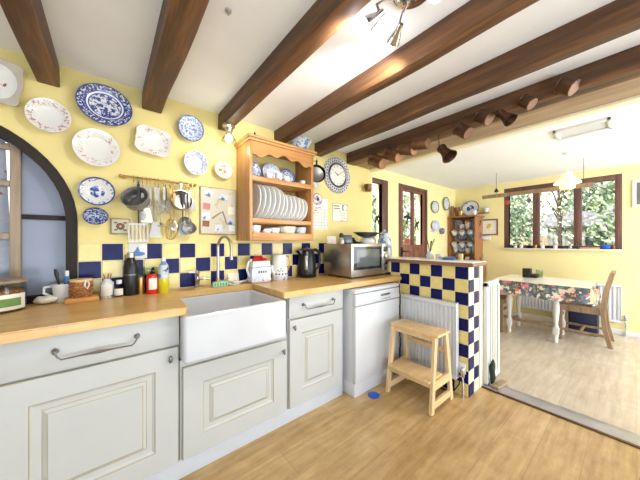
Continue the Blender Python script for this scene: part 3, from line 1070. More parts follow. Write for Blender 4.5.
# black cast pan with lid knob
cs = thing('griddle_pan', 'flat black lidded pan on the microwave top right of the display', 'pan', (1.90, 1.80, MT))
cs.scale = (0.75, 0.75, 0.8)
b = MB(); b.lathe([(0, 0), (0.1, 0), (0.115, 0.018), (0.112, 0.02), (0.05, 0.03), (0.03, 0.05), (0.022, 0.07), (0.012, 0.078), (0, 0.08)], 24)
b.build('lid', 'black', cs)
b = MB(); b.tube([(0.1, -0.02, 0.012), (0.16, -0.05, 0.02), (0.2, -0.07, 0.022)], 0.009)
b.build('handle', 'black', cs)
# kitchen scales with black pan
ks = thing('kitchen_scales', 'white kitchen scales carrying a wide black pan above the microwave', 'scales', (2.09, 1.78, MT))
b = MB(); b.lathe([(0, 0), (0.085, 0), (0.09, 0.012), (0.075, 0.04), (0.05, 0.056), (0.03, 0.062), (0, 0.062)], 24, sx=1.0, sy=0.9)
b.build('base', 'white', ks)
b = MB(); b.lathe([(0, 0.063), (0.06, 0.063), (0.12, 0.085), (0.165, 0.112), (0.178, 0.114), (0.178, 0.117), (0.162, 0.117), (0.115, 0.091), (0, 0.07)], 28, sx=1, sy=0.6)
b.build('pan', 'black', ks)
# blue patterned jar on ledge
LT = PT + 0.0385
pj = thing('storage_jar', 'tall blue and white mottled jar on ledge beside microwave', 'jar', (2.33, 1.74, LT))
b = MB(); b.lathe([(0, 0), (0.06, 0), (0.078, 0.02), (0.08, 0.12), (0.07, 0.19), (0.048, 0.23), (0.05, 0.245)], 24)
b.build('body', 'p_mottle', pj)
b = MB(); b.lathe([(0.054, 0.243), (0.056, 0.252), (0.03, 0.27), (0.012, 0.276), (0.014, 0.29), (0, 0.295)], 24)
b.build('lid', 'p_mottle', pj)
# ledge bits
b = MB(); b.box(-0.09, 0.09, -0.05, 0.05, 0, 0.012, 0.003); b.box(-0.08, 0.085, -0.045, 0.045, 0.012, 0.022, 0.003)
tag(b.build('blue_folder', 'bluecloth', None, (2.42, 1.09, LT), (0, 0, R(20))), 'flat blue folder lying on the pale ledge', 'folder')
vs = thing('reed_vase', 'small glass vase of dark reeds on the pale ledge', 'vase', (2.42, 1.27, LT))
b = MB(); b.lathe([(0, 0), (0.03, 0), (0.034, 0.03), (0.024, 0.06), (0.026, 0.07)], 16)
b.build('vase', 'p_bluejug', vs)
for i in range(5):
    a = i * 1.3
    b = MB(); b.tube([(0, 0, 0.04), (0.015 * math.cos(a), 0.015 * math.sin(a), 0.12), (0.04 * math.cos(a), 0.04 * math.sin(a), 0.17 + 0.02 * (i % 3))], [0.003, 0.003, 0.005])
    b.build('reed', 'darkgreen', vs)
b = MB(); b.lathe([(0, 0), (0.03, 0), (0.032, 0.03), (0.03, 0.045), (0.027, 0.045), (0.026, 0.008), (0, 0.008)], 16)
tag(b.build('tealight_cup', 'p_bluejug', None, (2.44, 1.19, LT)), 'tiny blue and white cup on ledge between vase and folder', 'cup')
b = MB(); b.lathe([(0, 0), (0.02, 0), (0.022, 0.05), (0.02, 0.055), (0, 0.055)], 14)
tag(b.build('wooden_pot', 'beech', None, (2.45, 1.0, LT)), 'small pale wooden pot near the front end of ledge', 'pot')

# ------------------------------------------------------------------ kettle, jug, teapot
kt = thing('electric_kettle', 'black jug kettle on the oak worktop left of the microwave', 'kettle', (1.46, 1.985, WT))
kt.scale = (1.06, 1.06, 1.07)
b = MB(); b.lathe([(0, 0), (0.088, 0), (0.09, 0.015), (0.08, 0.02), (0, 0.02)], 24)
b.build('power_base', 'black', kt)
b = MB(); b.lathe([(0.0, 0.021), (0.083, 0.021), (0.086, 0.05), (0.08, 0.15), (0.068, 0.225), (0.06, 0.235)], 28)
b.prism([(-0.06, 0.19), (-0.105, 0.235), (-0.06, 0.236)], 'y', -0.025, 0.025)
b.build('body', 'black', kt)
b = MB(); b.lathe([(0.064, 0.233), (0.06, 0.245), (0.03, 0.255), (0.012, 0.257), (0.012, 0.266), (0, 0.268)], 24)
b.build('lid', 'navy', kt)
b = MB(); b.tube([(0.055, -0.01, 0.232), (0.09, -0.02, 0.24), (0.125, -0.025, 0.215), (0.132, -0.025, 0.15), (0.12, -0.022, 0.08), (0.083, -0.015, 0.06)], [0.014, 0.014, 0.015, 0.014, 0.013, 0.012], 10)
b.build('handle', 'black', kt)
b = MB()
bmesh.ops.transform(b.bm, matrix=Matrix(), verts=[])
for i in range(6):
    pass
b.box(-0.012, 0.012, -0.088, -0.07, 0.07, 0.19, 0.004, mtx=Matrix.Rotation(R(-38), 4, 'Z'))
b.build('water_gauge', 'steel', kt)

jg = thing('pottery_jug', 'tall white coffee pot with blue checked base beside the kettle', 'jug', (1.165, 1.985, WT))
b = MB(); b.lathe([(0, 0), (0.07, 0), (0.074, 0.01), (0.074, 0.045)], 28); b.m = 0
b.build('base_band', 'p_bluejug2', jg)
b = MB(); b.lathe([(0.074, 0.045), (0.07, 0.1), (0.062, 0.18), (0.06, 0.218), (0.056, 0.22), (0.056, 0.2)], 28)
b.build('body', 'c_white', jg)
b = MB(); b.tube([(-0.064, -0.02, 0.06), (-0.085, -0.03, 0.085), (-0.1, -0.034, 0.12)], [0.018, 0.013, 0.01], 10)
b.build('spout', 'c_white', jg)
b = MB(); b.tube([(0.058, 0.0, 0.205), (0.092, -0.01, 0.2), (0.1, -0.012, 0.15), (0.085, -0.01, 0.09), (0.068, 0, 0.07)], 0.008, 8)
b.build('handle', 'brass', jg)
b = MB()
for i in range(7):
    b.box(-0.007, 0.007, -0.0745, -0.0715, 0.05, 0.062, mtx=Matrix.Rotation(R(-75 + 22 * i), 4, 'Z'))
for a, z in ((-40, 0.085), (-20, 0.1), (0, 0.085), (-30, 0.075), (-10, 0.075), (-20, 0.085)):
    b.box(-0.004, 0.004, -0.0725, -0.068, z, z + 0.008, mtx=Matrix.Rotation(R(a), 4, 'Z'))
b.build('blue_motif', 'tile_b', jg)

tpt = thing('cottage_teapot', 'white house-shaped teapot with a red lid beside the sink', 'teapot', (0.962, 1.965, WT))
b = MB()
b.box(-0.085, 0.085, -0.05, 0.05, 0.0, 0.13, 0.014)
b.build('body', 'lavender', tpt)
b = MB()
b.box(-0.0865, 0.0865, -0.0515, 0.0515, 0.012, 0.035, 0.005)
b.build('blue_band', 'p_bluejug2', tpt)
b = MB()
b.box(-0.087, 0.087, -0.052, 0.052, 0.128, 0.138, 0.004)
b.build('grey_band', 'plinth', tpt)
b = MB(); b.prism([(-0.08, 0.138), (0.08, 0.138), (0.07, 0.175), (-0.07, 0.175)], 'y', -0.045, 0.045)
b.build('upper_body', 'tile_w', tpt)
b = MB()
for x, z, r in ((-0.045, 0.183, 0.018), (-0.015, 0.185, 0.02), (0.018, 0.185, 0.02), (0.048, 0.182, 0.017), (-0.02, 0.2, 0.017), (0.012, 0.202, 0.017)):
    b.ball((x, 0, z), (r * 1.25, 0.034, r), 10)
b.build('lid', 'red', tpt)
b = MB(); b.tube([(-0.085, 0, 0.05), (-0.105, 0, 0.11), (-0.095, 0, 0.165), (-0.065, 0, 0.188)], 0.009, 8)
b.build('handle', 'c_white', tpt)
b = MB(); b.tube([(0.08, 0, 0.05), (0.11, 0, 0.09), (0.125, 0, 0.13)], [0.016, 0.011, 0.009], 8)
b.build('spout', 'c_white', tpt)
b = MB()
for x in (-0.025, -0.005, 0.015, 0.035):
    b.box(x - 0.006, x + 0.006, -0.0515, -0.049, 0.08, 0.098)
b.build('window_marks', 'ink', tpt)

# sink-side bits
sg = thing('scouring_pad_pack', 'mint green packet of scouring pads in front of the tall tap', 'packet', (0.64, 1.945, WT))
b = MB(); b.box(-0.055, 0.055, -0.014, 0.014, 0, 0.04, 0.006)
b.build('packet', 'greensoap', sg)
b = MB()
for i in range(5):
    b.box(-0.04 + 0.02 * i - 0.004, -0.04 + 0.02 * i + 0.004, -0.0148, -0.0138, 0.008, 0.03)
b.build('stripes', 'leafgreen', sg)
wb = thing('dish_brush', 'white washing-up brush lying by the wall right of the tap', 'brush', (0.80, 1.985, WT), (0, R(0), R(8)))
b = MB(); b.tube([(-0.02, 0, 0.012), (0.06, 0, 0.02), (0.125, 0.005, 0.05)], [0.008, 0.006, 0.007])
b.build('handle', 'white', wb)
b = MB(); b.lathe([(0, 0), (0.022, 0), (0.028, 0.02), (0.02, 0.03), (0, 0.032)], 14, (-0.035, 0, 0))
b.build('head', 'tile_w', wb)
b = MB(); b.lathe([(0, 0), (0.035, 0), (0.05, 0.012), (0.048, 0.014), (0.03, 0.005), (0, 0.005)], 20)
tag(b.build('soap_dish', 'c_white', None, (0.745, 1.955, WT)), 'shallow white dish between the tap and the washing-up brush', 'dish')
b = MB(); b.box(-0.045, 0.045, -0.004, 0.004, 0, 0.085, 0.004, mtx=Matrix.Rotation(R(-12), 4, 'X'))
tag(b.build('drying_cloth', 'tile_w', None, (0.775, 2.03, WT)), 'small cream cloth leaning on the tiles behind the brush', 'cloth')

# ------------------------------------------------------------------ bottles and jars at the left of the worktop


def bottle(name, label, cat, loc, prof, mat_, cap=None, capmat='black', lab=None, labmat='paper'):
    t = thing(name, label, cat, loc)
    b = MB(); b.lathe(prof, 20)
    b.build('body', mat_, t)
    if cap:
        b = MB(); b.lathe(cap, 16)
        b.build('cap', capmat, t)
    if lab:
        r, z0, z1, a0, a1 = lab
        b = MB()
        b.grid([[(r * math.cos(R(a0 + (a1 - a0) * i / 10)), r * math.sin(R(a0 + (a1 - a0) * i / 10)), z) for i in range(11)] for z in (z0, z1)])
        b.build('label', labmat, t)
    return t


jar = thing('glass_jar', 'wide glass jar with green label at the left worktop end', 'jar', (-0.41, 1.93, WT))
b = MB(); b.lathe([(0, 0), (0.09, 0), (0.096, 0.008), (0.096, 0.12), (0.09, 0.135)], 28)
b.build('glass_body', 'jarglass', jar)
b = MB(); b.lathe([(0.092, 0.135), (0.1, 0.136), (0.1, 0.146), (0.09, 0.152), (0, 0.154)], 28)
b.build('lid', 'mull', jar)
b = MB()
b.grid([[(0.0975 * math.cos(R(a)), 0.0975 * math.sin(R(a)), z) for a in range(-175, -14, 10)] for z in (0.012, 0.085)])
lb = b.build('label', 'paper', jar)
b = MB()
b.grid([[(0.0985 * math.cos(R(a)), 0.0985 * math.sin(R(a)), z) for a in range(-170, -24, 10)] for z in (0.028, 0.066)])
b.build('green_print', 'leafgreen', lb)
b = MB(); b.lathe([(0, 0.006), (0.085, 0.006), (0.085, 0.1), (0.03, 0.115), (0, 0.112)], 24)
b.build('contents', 'wicker', jar)

b = MB()
b.ball((0, 0, 0.022), (0.05, 0.035, 0.022), 16)
b.ball((0.02, -0.005, 0.03), (0.025, 0.02, 0.015), 10)
for v in b.bm.verts:
    v.co.z += 0.004 * math.sin(v.co.x * 160) if v.co.z > 0.01 else 0
tag(b.build('seashell', 'tile_w', None, (-0.255, 2.0, WT)), 'pale knobbly seashell on the worktop in front of frosted pane', 'shell')

mg = thing('china_mug', 'white china mug behind wicker basket at the arched window', 'mug', (-0.19, 2.02, WT + 0.0))
b = MB(); b.lathe([(0, 0), (0.034, 0), (0.042, 0.02), (0.05, 0.1), (0.047, 0.1), (0.04, 0.02), (0, 0.01)], 24)
b.build('cup', 'c_white', mg)
b = MB(); b.tube([(-0.047, 0, 0.088), (-0.075, -0.005, 0.085), (-0.078, -0.005, 0.055), (-0.043, 0, 0.03)], 0.007, 8)
b.build('handle', 'c_white', mg)
b = MB(); b.lathe([(0, 0.012), (0.012, 0.012), (0.012, 0.13), (0.008, 0.14), (0.008, 0.165), (0, 0.167)], 12)
b.m = 0
tt = tag(b.build('toothpaste_tube', 'bluecloth', None, (-0.178, 2.02, WT + 0.001)), 'blue and white tube standing up in the white mug', 'tube')
b = MB(); b.lathe([(0.0085, 0.138), (0.0095, 0.14), (0.009, 0.168), (0, 0.17)], 12)
b.build('cap', 'white', tt)
b = MB(); b.tube([(0, 0, 0.015), (-0.012, 0.005, 0.1), (-0.02, 0.008, 0.15), (-0.026, 0.01, 0.18)], [0.004, 0.004, 0.01, 0.006])
tag(b.build('dark_spoon', 'charcoal', None, (-0.2, 2.025, WT + 0.001)), 'dark spoon handle sticking up out of the white mug', 'spoon')
b = MB(); b.box(-0.07, 0.07, -0.045, 0.045, 0, 0.026, 0.006)
tag(b.build('wooden_board', 'cork', None, (-0.112, 1.955, WT), (0, 0, R(6))), 'small thick wooden board under the wicker basket', 'board')
bk = thing('wicker_basket', 'round brown wicker basket on the small wooden board', 'basket', (-0.116, 1.965, WT + 0.027))
b = MB(); b.lathe([(0, 0), (0.042, 0), (0.047, 0.02), (0.048, 0.085), (0.044, 0.085), (0.042, 0.01), (0, 0.008)], 28)
b.build('weave', 'wicker', bk)
for z in (0.018, 0.036, 0.054, 0.072):
    b = MB(); b.ring((0, 0, z), 0.048, 0.0045, 24)
    b.build('woven_band', 'wicker', bk)
b = MB(); b.lathe([(0, 0.08), (0.046, 0.08), (0.051, 0.09), (0.048, 0.097), (0, 0.099)], 28)
b.build('lid', 'beech', bk)
b = MB(); b.tube([(0.028, -0.042, 0.09), (0.036, -0.046, 0.07), (0.028, -0.048, 0.045), (0.016, -0.05, 0.065), (0.022, -0.046, 0.09)], 0.004)
b.build('clasp', 'tile_w', bk)

rd = bottle('reed_diffuser', 'white bottle with short reeds, right of the wicker basket', 'bottle', (-0.004, 2.0, WT), [(0, 0), (0.03, 0), (0.032, 0.006), (0.032, 0.09), (0.02, 0.1), (0.016, 0.112)], 'p_bluejug', None, lab=(0.0328, 0.015, 0.08, -150, -50))
b = MB()
for i in range(5):
    a = i * 1.26
    b.tube([(0, 0, 0.05), (0.02 * math.cos(a), 0.02 * math.sin(a), 0.14)], 0.003, 6)
b.build('reeds', 'wicker', rd)
bottle('spice_bottle', 'small clear bottle with white label beside the tall black bottle', 'bottle', (0.052, 1.99, WT), [(0, 0), (0.022, 0), (0.024, 0.006), (0.024, 0.055), (0.012, 0.07), (0.011, 0.078)], 'jarglass', [(0.012, 0.076), (0.014, 0.078), (0.014, 0.1), (0, 0.101)], 'white', (0.0246, 0.01, 0.05, -160, -40))
bottle('insulated_bottle', 'tall matt black flask bottle on the worktop', 'bottle', (0.111, 2.005, WT), [(0, 0), (0.037, 0), (0.039, 0.006), (0.039, 0.17), (0.036, 0.195), (0.022, 0.222), (0.019, 0.232)], 'charcoal', [(0.0195, 0.232), (0.021, 0.234), (0.021, 0.262), (0, 0.264)], 'steel', (0.0395, 0.125, 0.13, -180, 0), 'pewter')
bottle('olive_bottle', 'slim green glass bottle behind the tall black bottle', 'bottle', (0.092, 2.032, WT), [(0, 0), (0.018, 0), (0.018, 0.15), (0.009, 0.19), (0.009, 0.23)], 'leafgreen', [(0.01, 0.228), (0.01, 0.25), (0, 0.251)], 'brass')
bottle('hand_wash', 'red hand-soap pump bottle with white label', 'bottle', (0.219, 1.965, WT), [(0, 0), (0.03, 0), (0.032, 0.006), (0.032, 0.11), (0.02, 0.122), (0.014, 0.126)], 'redsoap', [(0.014, 0.125), (0.015, 0.14), (0.006, 0.142), (0.006, 0.165), (0, 0.166)], 'jarglass', (0.0328, 0.03, 0.1, -130, -45))
yb = bottle('washing_liquid', 'tall clear and yellow washing-up liquid bottle right of the red soap', 'bottle', (0.281, 1.958, WT), [(0, 0), (0.03, 0), (0.032, 0.006), (0.032, 0.095), (0.031, 0.096)], 'yellowsoap', [(0.012, 0.205), (0.014, 0.207), (0.011, 0.228), (0, 0.229)], 'white')
b = MB(); b.lathe([(0.032, 0.096), (0.031, 0.15), (0.026, 0.18), (0.014, 0.2), (0.012, 0.206)], 20)
b.build('clear_upper', 'p_mottle', yb)
bottle('glass_tumbler', 'stemmed glass tumbler behind the red soap bottle', 'glass', (0.205, 2.025, WT), [(0, 0), (0.028, 0), (0.03, 0.004), (0.006, 0.01), (0.006, 0.07), (0.03, 0.1), (0.034, 0.15), (0.032, 0.165), (0.0305, 0.165), (0.032, 0.15), (0.028, 0.103), (0, 0.08)], 'jarglass')
bottle('glass_tumbler', 'stemmed glass tumbler behind the yellow washing-up bottle', 'glass', (0.262, 2.028, WT), [(0, 0), (0.028, 0), (0.03, 0.004), (0.006, 0.01), (0.006, 0.07), (0.03, 0.1), (0.034, 0.15), (0.032, 0.165), (0.0305, 0.165), (0.032, 0.15), (0.028, 0.103), (0, 0.08)], 'jarglass')
bottle('metal_canister', 'small gold-topped canister between the black and red bottles', 'canister', (0.163, 2.0, WT), [(0, 0), (0.02, 0), (0.02, 0.1)], 'brass', [(0.02, 0.1), (0.018, 0.108), (0, 0.11)], 'steel')


# ------------------------------------------------------------------ wall plates
def plate_mesh(b, n=40, wob=0.0, k=0):
    prof = [(0, 0.05), (0.54, 0.05), (0.62, 0.075), (0.66, 0.09), (0.95, 0.14), (1.0, 0.15), (1.0, 0.12), (0.64, 0.045), (0.55, 0.0), (0, 0.0)]
    rows = []
    for r, z in prof:
        r = max(r, 1e-5)
        row = []
        for i in range(n):
            a = 2 * math.pi * i / n
            q = r * (1 + (wob * math.cos(k * a) * r if wob else 0))
            row.append((q * math.cos(a), q * math.sin(a), z))
        rows.append(row)
    b.grid(rows, close_u=True)


def wall_plate(label, x, z, rx, rz, mat_, rot=0.0, y=W - 0.024, wob=0.0, k=0, depth=0.19, square=False, cat='plate', group='plates on the yellow kitchen wall'):
    if y < 2.2:
        x, z = x * y / W, 1.24 + (z - 1.24) * y / W - 0.006
    b = MB()
    if square:
        prof = [(0, 0.05), (0.6, 0.05), (0.68, 0.08), (0.97, 0.14), (1.0, 0.15), (1.0, 0.12), (0.64, 0.04), (0.55, 0.0), (0, 0.0)]
        n = 64
        rows = []
        for r, zz in prof:
            r = max(r, 1e-5)
            row = []
            for i in range(n):
                a = 2 * math.pi * i / n
                e = 1 / (abs(math.cos(a)) ** 5 + abs(math.sin(a)) ** 5) ** 0.2
                q = r * e * (1 + wob * math.cos(k * a) * r)
                row.append((q * math.cos(a), q * math.sin(a), zz))
            rows.append(row)
        b.grid(rows, close_u=True)
    else:
        plate_mesh(b, 48, wob, k)
    o = b.build('wall_plate', mat_, None, (x, y, z), None, 40)
    o.rotation_euler = (Matrix.Rotation(R(90), 3, 'X') @ Matrix.Rotation(R(rot), 3, 'Z')).to_euler()
    o.scale = (rx, rz, depth)
    return tag(o, label, cat, group)


wall_plate('square scalloped plate with grey-brown rim at the left edge', -0.44, 2.06, 0.092, 0.112, 'c_greyrim', -6, wob=0.035, k=8, square=True)
wall_plate('round white plate with a ring of tiny brown sprigs', -0.25, 1.938, 0.088, 0.09, 'c_sprig')
wall_plate('large oval willow-pattern blue platter high on the wall', -0.012, 2.075, 0.132, 0.118, 'c_willow', -8)
wall_plate('white plate with three rust-red flower sprays below the large blue platter', -0.05, 1.807, 0.107, 0.109, 'c_floral')
wall_plate('squarish white cake plate with scattered flowers, right of the blue platter', 0.236, 1.916, 0.098, 0.088, 'c_floral', -6, wob=0.02, k=12, square=True)
wall_plate('blue and white plate nearest the third ceiling beam', 0.465, 2.066, 0.085, 0.092, 'c_bluewhite')
wall_plate('pale blue scalloped plate above the poster board', 0.499, 1.824, 0.08, 0.087, 'c_paleblue', wob=0.012, k=16)
wall_plate('small cream plate with painted fruit under the wall lamp', 0.698, 1.812, 0.07, 0.07, 'c_fruit')
wall_plate('oval white plate with a blue dragon-like motif beside arched window', -0.05, 1.548, 0.084, 0.083, 'c_blue_motif')
wall_plate('small oval navy dish under the white plate with blue motif', -0.056, 1.4, 0.058, 0.05, 'c_navy')
# tile picture and little tile
tpic = thing('tile_picture', 'square grey-green picture tile with a brown flower below the hanging pan', 'tile', (0.06, W - 0.001, 1.338))
b = MB(); b.box(-0.05, 0.05, -0.014, 0, -0.05, 0.05, 0.004)
b.build('tile', 'mull', tpic)
b = MB(); b.box(-0.042, 0.042, -0.0155, -0.012, -0.042, 0.042, 0.001)
pf = b.build('picture', 'rack_grey', tpic)
b = MB()
for i in range(8):
    a = R(45 * i)
    b.ball((0.014 * math.cos(a), -0.016, 0.014 * math.sin(a)), (0.009, 0.0015, 0.009), 8)
for i in range(4):
    a = R(45 + 90 * i)
    b.ball((0.032 * math.cos(a), -0.016, 0.032 * math.sin(a)), (0.01, 0.001, 0.005), 8)
b.build('flower', 'door_w', tpic)
tl = thing('delft_tile', 'little blue and white pictured tile on the splashback behind black bottle', 'tile', (0.15, W - 0.0085, 1.183))
b = MB(); b.box(-0.05, 0.05, -0.004, 0, -0.05, 0.05, 0.002)
b.build('tile', 'c_white', tl)
b = MB()
b.ball((0.0, -0.0045, -0.02), (0.042, 0.0012, 0.015), 10)
b.prism([(-0.02, -0.008), (0.0, 0.03), (0.012, -0.008)], 'y', -0.0055, -0.004)
b.build('print', 'bluecloth', tl)

# ------------------------------------------------------------------ utensil rail
RLX0, RLX1, RLZ = 0.07, 0.482, 1.652
RY = W - 0.03
rl = thing('utensil_rail', 'slim brass rail with hooks fixed to the wall above the splashback', 'rail', (0.276, RY, RLZ))
b = MB(); b.tube([(-0.215, 0, 0.0), (0.215, 0, 0.0)], 0.006, 8)
b.ball((-0.215, 0, 0), 0.011, 10); b.ball((0.215, 0, 0), 0.011, 10)
b.build('bar', 'brass', rl)
for x in (-0.2, 0.2):
    b = MB(); b.tube([(x, 0, 0), (x, 0.02, 0)], 0.006); b.lathe([(0, 0), (0.014, 0), (0.014, 0.008), (0, 0.008)], 12, mtx=Matrix.Translation((x, 0.029, 0)) @ RX90)
    b.build('bracket', 'brass', rl)


def hook(x, drop=0.035):
    b = MB()
    x -= 0.276
    b.tube([(x, 0.007, -0.004), (x, 0.006, 0.008), (x, -0.004, 0.01), (x, -0.011, 0), (x, -0.011, -drop + 0.01), (x, -0.014, -drop), (x, -0.024, -drop + 0.002), (x, -0.027, -drop + 0.012)], 0.0022, 6)
    b.build('hook', 'brass', rl)


def utensil(kind, label, x, ln, head, hm='steel', sm='chrome', yaw=0, tilt=0, dy=0.0):
    """hung from the rail at x, total length ln; head = head size"""
    hook(x)
    t = thing(kind, label, kind.replace('_', ' '), (x, RY - 0.02 - dy, RLZ - 0.036), (0, R(tilt), R(yaw)), 'utensils hanging from the wall rail')
    b = MB()
    hl = ln - head
    b.ring((0, 0, -0.008), 0.008, 0.002, 12, 6, Matrix.Rotation(R(90), 4, 'Y'))
    b.bar((0, 0, -0.014), (0, 0, -0.1), 0.014, 0.008, (0, 1, 0))
    b.tube([(0, 0, -0.1), (0, 0, -hl)], 0.0035, 6)
    b.build('handle', hm, t)
    b = MB()
    if kind == 'ladle':
        b.lathe([(0, -head * 0.42), (head * 0.28, -head * 0.36), (head * 0.46, -head * 0.14), (head * 0.5, 0), (head * 0.48, 0), (head * 0.44, -head * 0.13), (head * 0.26, -head * 0.33), (0, -head * 0.38)], 20, mtx=Matrix.Translation((0, 0, -hl - head * 0.45)) @ Matrix.Rotation(R(60), 4, 'X'))
    elif kind == 'spoon':
        b.ball((0, 0, -hl - head * 0.5), (head * 0.3, 0.005, head * 0.5), 14)
    elif kind == 'slotted_turner':
        w = head * 0.42
        b.box(-w, w, -0.0015, 0.0015, -hl - 0.012, -hl + 0.004)
        b.box(-w, w, -0.0015, 0.0015, -ln, -ln + 0.01)
        for i in range(6):
            xx = -w + (2 * w) * i / 5
            b.box(xx - 0.004, xx + 0.004, -0.0015, 0.0015, -ln + 0.01, -hl - 0.012)
    elif kind == 'fish_slice':
        w = head * 0.34
        b.prism([(-w * 0.5, -hl), (w * 0.5, -hl), (w, -ln + 0.01), (w, -ln), (-w, -ln), (-w, -ln + 0.01)], 'y', -0.0012, 0.0012)
    elif kind == 'whisk':
        for i in range(5):
            T = Matrix.Translation((0, 0, -hl)) @ Matrix.Rotation(R(36 * i), 4, 'Z')
            pts = [T @ Vector((head * 0.36 * math.sin(R(a)) * (0.5 + 0.5 * a / 180 if a < 180 else 0.5 + 0.5 * (360 - a) / 180), 0, -head * (1 - math.cos(R(a))) / 2)) for a in range(0, 361, 20)]
            b.tube(pts, 0.0014, 5)
    elif kind == 'skimmer':
        T = Matrix.Translation((0, 0, -hl - head * 0.5)) @ RX90
        for q in (1, 0.75, 0.5, 0.25):
            b.ring((0, 0, -hl - head * 0.5), head * 0.5 * q, 0.002, 22, 5, RX90)
        for i in range(6):
            a = R(30 * i)
            b.tube([(head * 0.5 * math.cos(a), 0, -hl - head * 0.5 + head * 0.5 * math.sin(a)), (-head * 0.5 * math.cos(a), 0, -hl - head * 0.5 - head * 0.5 * math.sin(a))], 0.0016, 5)
    elif kind == 'potato_masher':
        w = head * 0.45
        b.tube([(-w, 0, -ln), (-w, 0, -hl - head * 0.4), (0, 0, -hl), (w, 0, -hl - head * 0.4), (w, 0, -ln)], 0.003, 6)
        for i in range(4):
            b.tube([(-w, -0.03 + 0.02 * i, -ln), (w, -0.03 + 0.02 * i, -ln)], 0.003, 6)
        b.tube([(-w, -0.03, -ln), (-w, 0.005, -ln)], 0.003, 6); b.tube([(w, -0.03, -ln), (w, 0.005, -ln)], 0.003, 6)
    elif kind == 'kitchen_tongs':
        for s_ in (-1, 1):
            b.bar((0.004 * s_, 0, -0.1), (0.016 * s_, 0, -ln + 0.02), 0.012, 0.003, (1, 0, 0))
            b.ball((0.016 * s_, 0, -ln + 0.012), (0.006, 0.012, 0.016), 8)
    elif kind == 'carving_knife':
        b.prism([(-0.012, -hl), (0.012, -hl), (0.012, -ln + 0.03), (-0.01, -ln)], 'y', -0.001, 0.001)
    b.build('head', sm, t)
    return t


def hung_pan(name, label, x, rx, depth, z, tiltx, tiltz, hm, bm_, inner=None, dy=0.0, handle=0.1, hook_x=None):
    hook(hook_x if hook_x is not None else x)
    t = thing(name, label, name.replace('_', ' '), (x, RY - 0.03 - dy, z), (R(tiltx), 0, R(tiltz)), 'utensils hanging from the wall rail')
    b = MB()
    b.lathe([(0, -depth), (rx * 0.8, -depth), (rx * 0.93, -depth * 0.8), (rx, 0), (rx * 1.04, 0.002), (rx * 0.97, 0.001), (rx * 0.9, -depth * 0.78), (rx * 0.76, -depth * 0.95), (0, -depth * 0.95)], 28)
    b.build('bowl', bm_, t)
    if inner:
        b = MB(); b.lathe([(0, -depth * 0.94), (rx * 0.74, -depth * 0.94), (rx * 0.87, -depth * 0.76), (rx * 0.92, -depth * 0.3)], 28)
        b.build('lining', inner, t)
    b = MB()
    b.bar((0, rx * 0.98, -0.006), (0, rx + handle, 0.008), 0.014, 0.006)
    b.ring((0, rx + handle + 0.006, 0.008), 0.008, 0.002, 12, 6)
    b.build('handle', hm, t)
    return t


hung_pan('small_saucepan', 'small steel saucepan hanging tilted at the left end of rail', 0.126, 0.074, 0.065, 1.52, 62, -28, 'steel', 'alu', 'pewter', dy=0.05, handle=0.05)
utensil('slotted_turner', 'broad slotted turner with black handle hanging lowest under the saucepan', 0.148, 0.375, 0.115, 'black', 'steel', dy=0.03)
utensil('spoon', 'steel spoon hanging just right of the small saucepan', 0.172, 0.24, 0.07, 'steel', 'alu')
utensil('fish_slice', 'pale-bladed fish slice right of the slotted turner', 0.196, 0.25, 0.095, 'steel', 'milk')
utensil('carving_knife', 'narrow steel knife left of the long fish slice', 0.214, 0.27, 0.13, 'steel', 'alu')
utensil('fish_slice', 'long dark fish slice near the middle of rail', 0.24, 0.345, 0.1, 'steel', 'steel', dy=0.02)
utensil('kitchen_tongs', 'steel tongs in the middle of the rail', 0.258, 0.27, 0.16, 'steel', 'steel')
utensil('skimmer', 'round wire skimmer with white rim, in the middle of rail', 0.287, 0.185, 0.085, 'steel', 'alu', dy=0.035)
utensil('potato_masher', 'steel potato masher behind the wire skimmer', 0.3, 0.27, 0.11, 'charcoal', 'steel')
utensil('whisk', 'gold-toned balloon whisk hanging low right of middle', 0.324, 0.36, 0.14, 'brass', 'brass', dy=0.03)
utensil('spoon', 'long steel spoon right of the balloon whisk', 0.352, 0.31, 0.08, 'brass', 'steel')
hung_pan('strainer', 'large round steel strainer hanging right of the skimmer', 0.392, 0.068, 0.055, 1.53, 76, 8, 'steel', 'steel', dy=0.03, handle=0.05)
utensil('fish_slice', 'fish slice with a black handle beside the big strainer', 0.405, 0.33, 0.09, 'black', 'alu')
utensil('ladle', 'big shiny ladle hanging lowest at the right end', 0.44, 0.33, 0.1, 'steel', 'alu', dy=0.025)
utensil('ladle', 'smaller steel ladle behind the big shiny ladle', 0.425, 0.27, 0.075, 'steel', 'steel')
hook(0.468)
cg = thing('nutmeg_grater', 'small tin box grater at the right end of rail', 'grater', (0.468, RY - 0.02, RLZ - 0.036), (0, 0, 0), 'utensils hanging from the wall rail')
b = MB(); b.tube([(-0.016, 0, -0.07), (-0.016, 0, -0.02), (0, 0, -0.004), (0.016, 0, -0.02), (0.016, 0, -0.07)], 0.0025, 6)
b.build('handle', 'steel', cg)
b = MB(); b.prism([(-0.018, -0.012), (0.018, -0.012), (0.022, 0.012), (-0.022, 0.012)], 'z', -0.15, -0.07)
b.build('body', 'steel', cg)

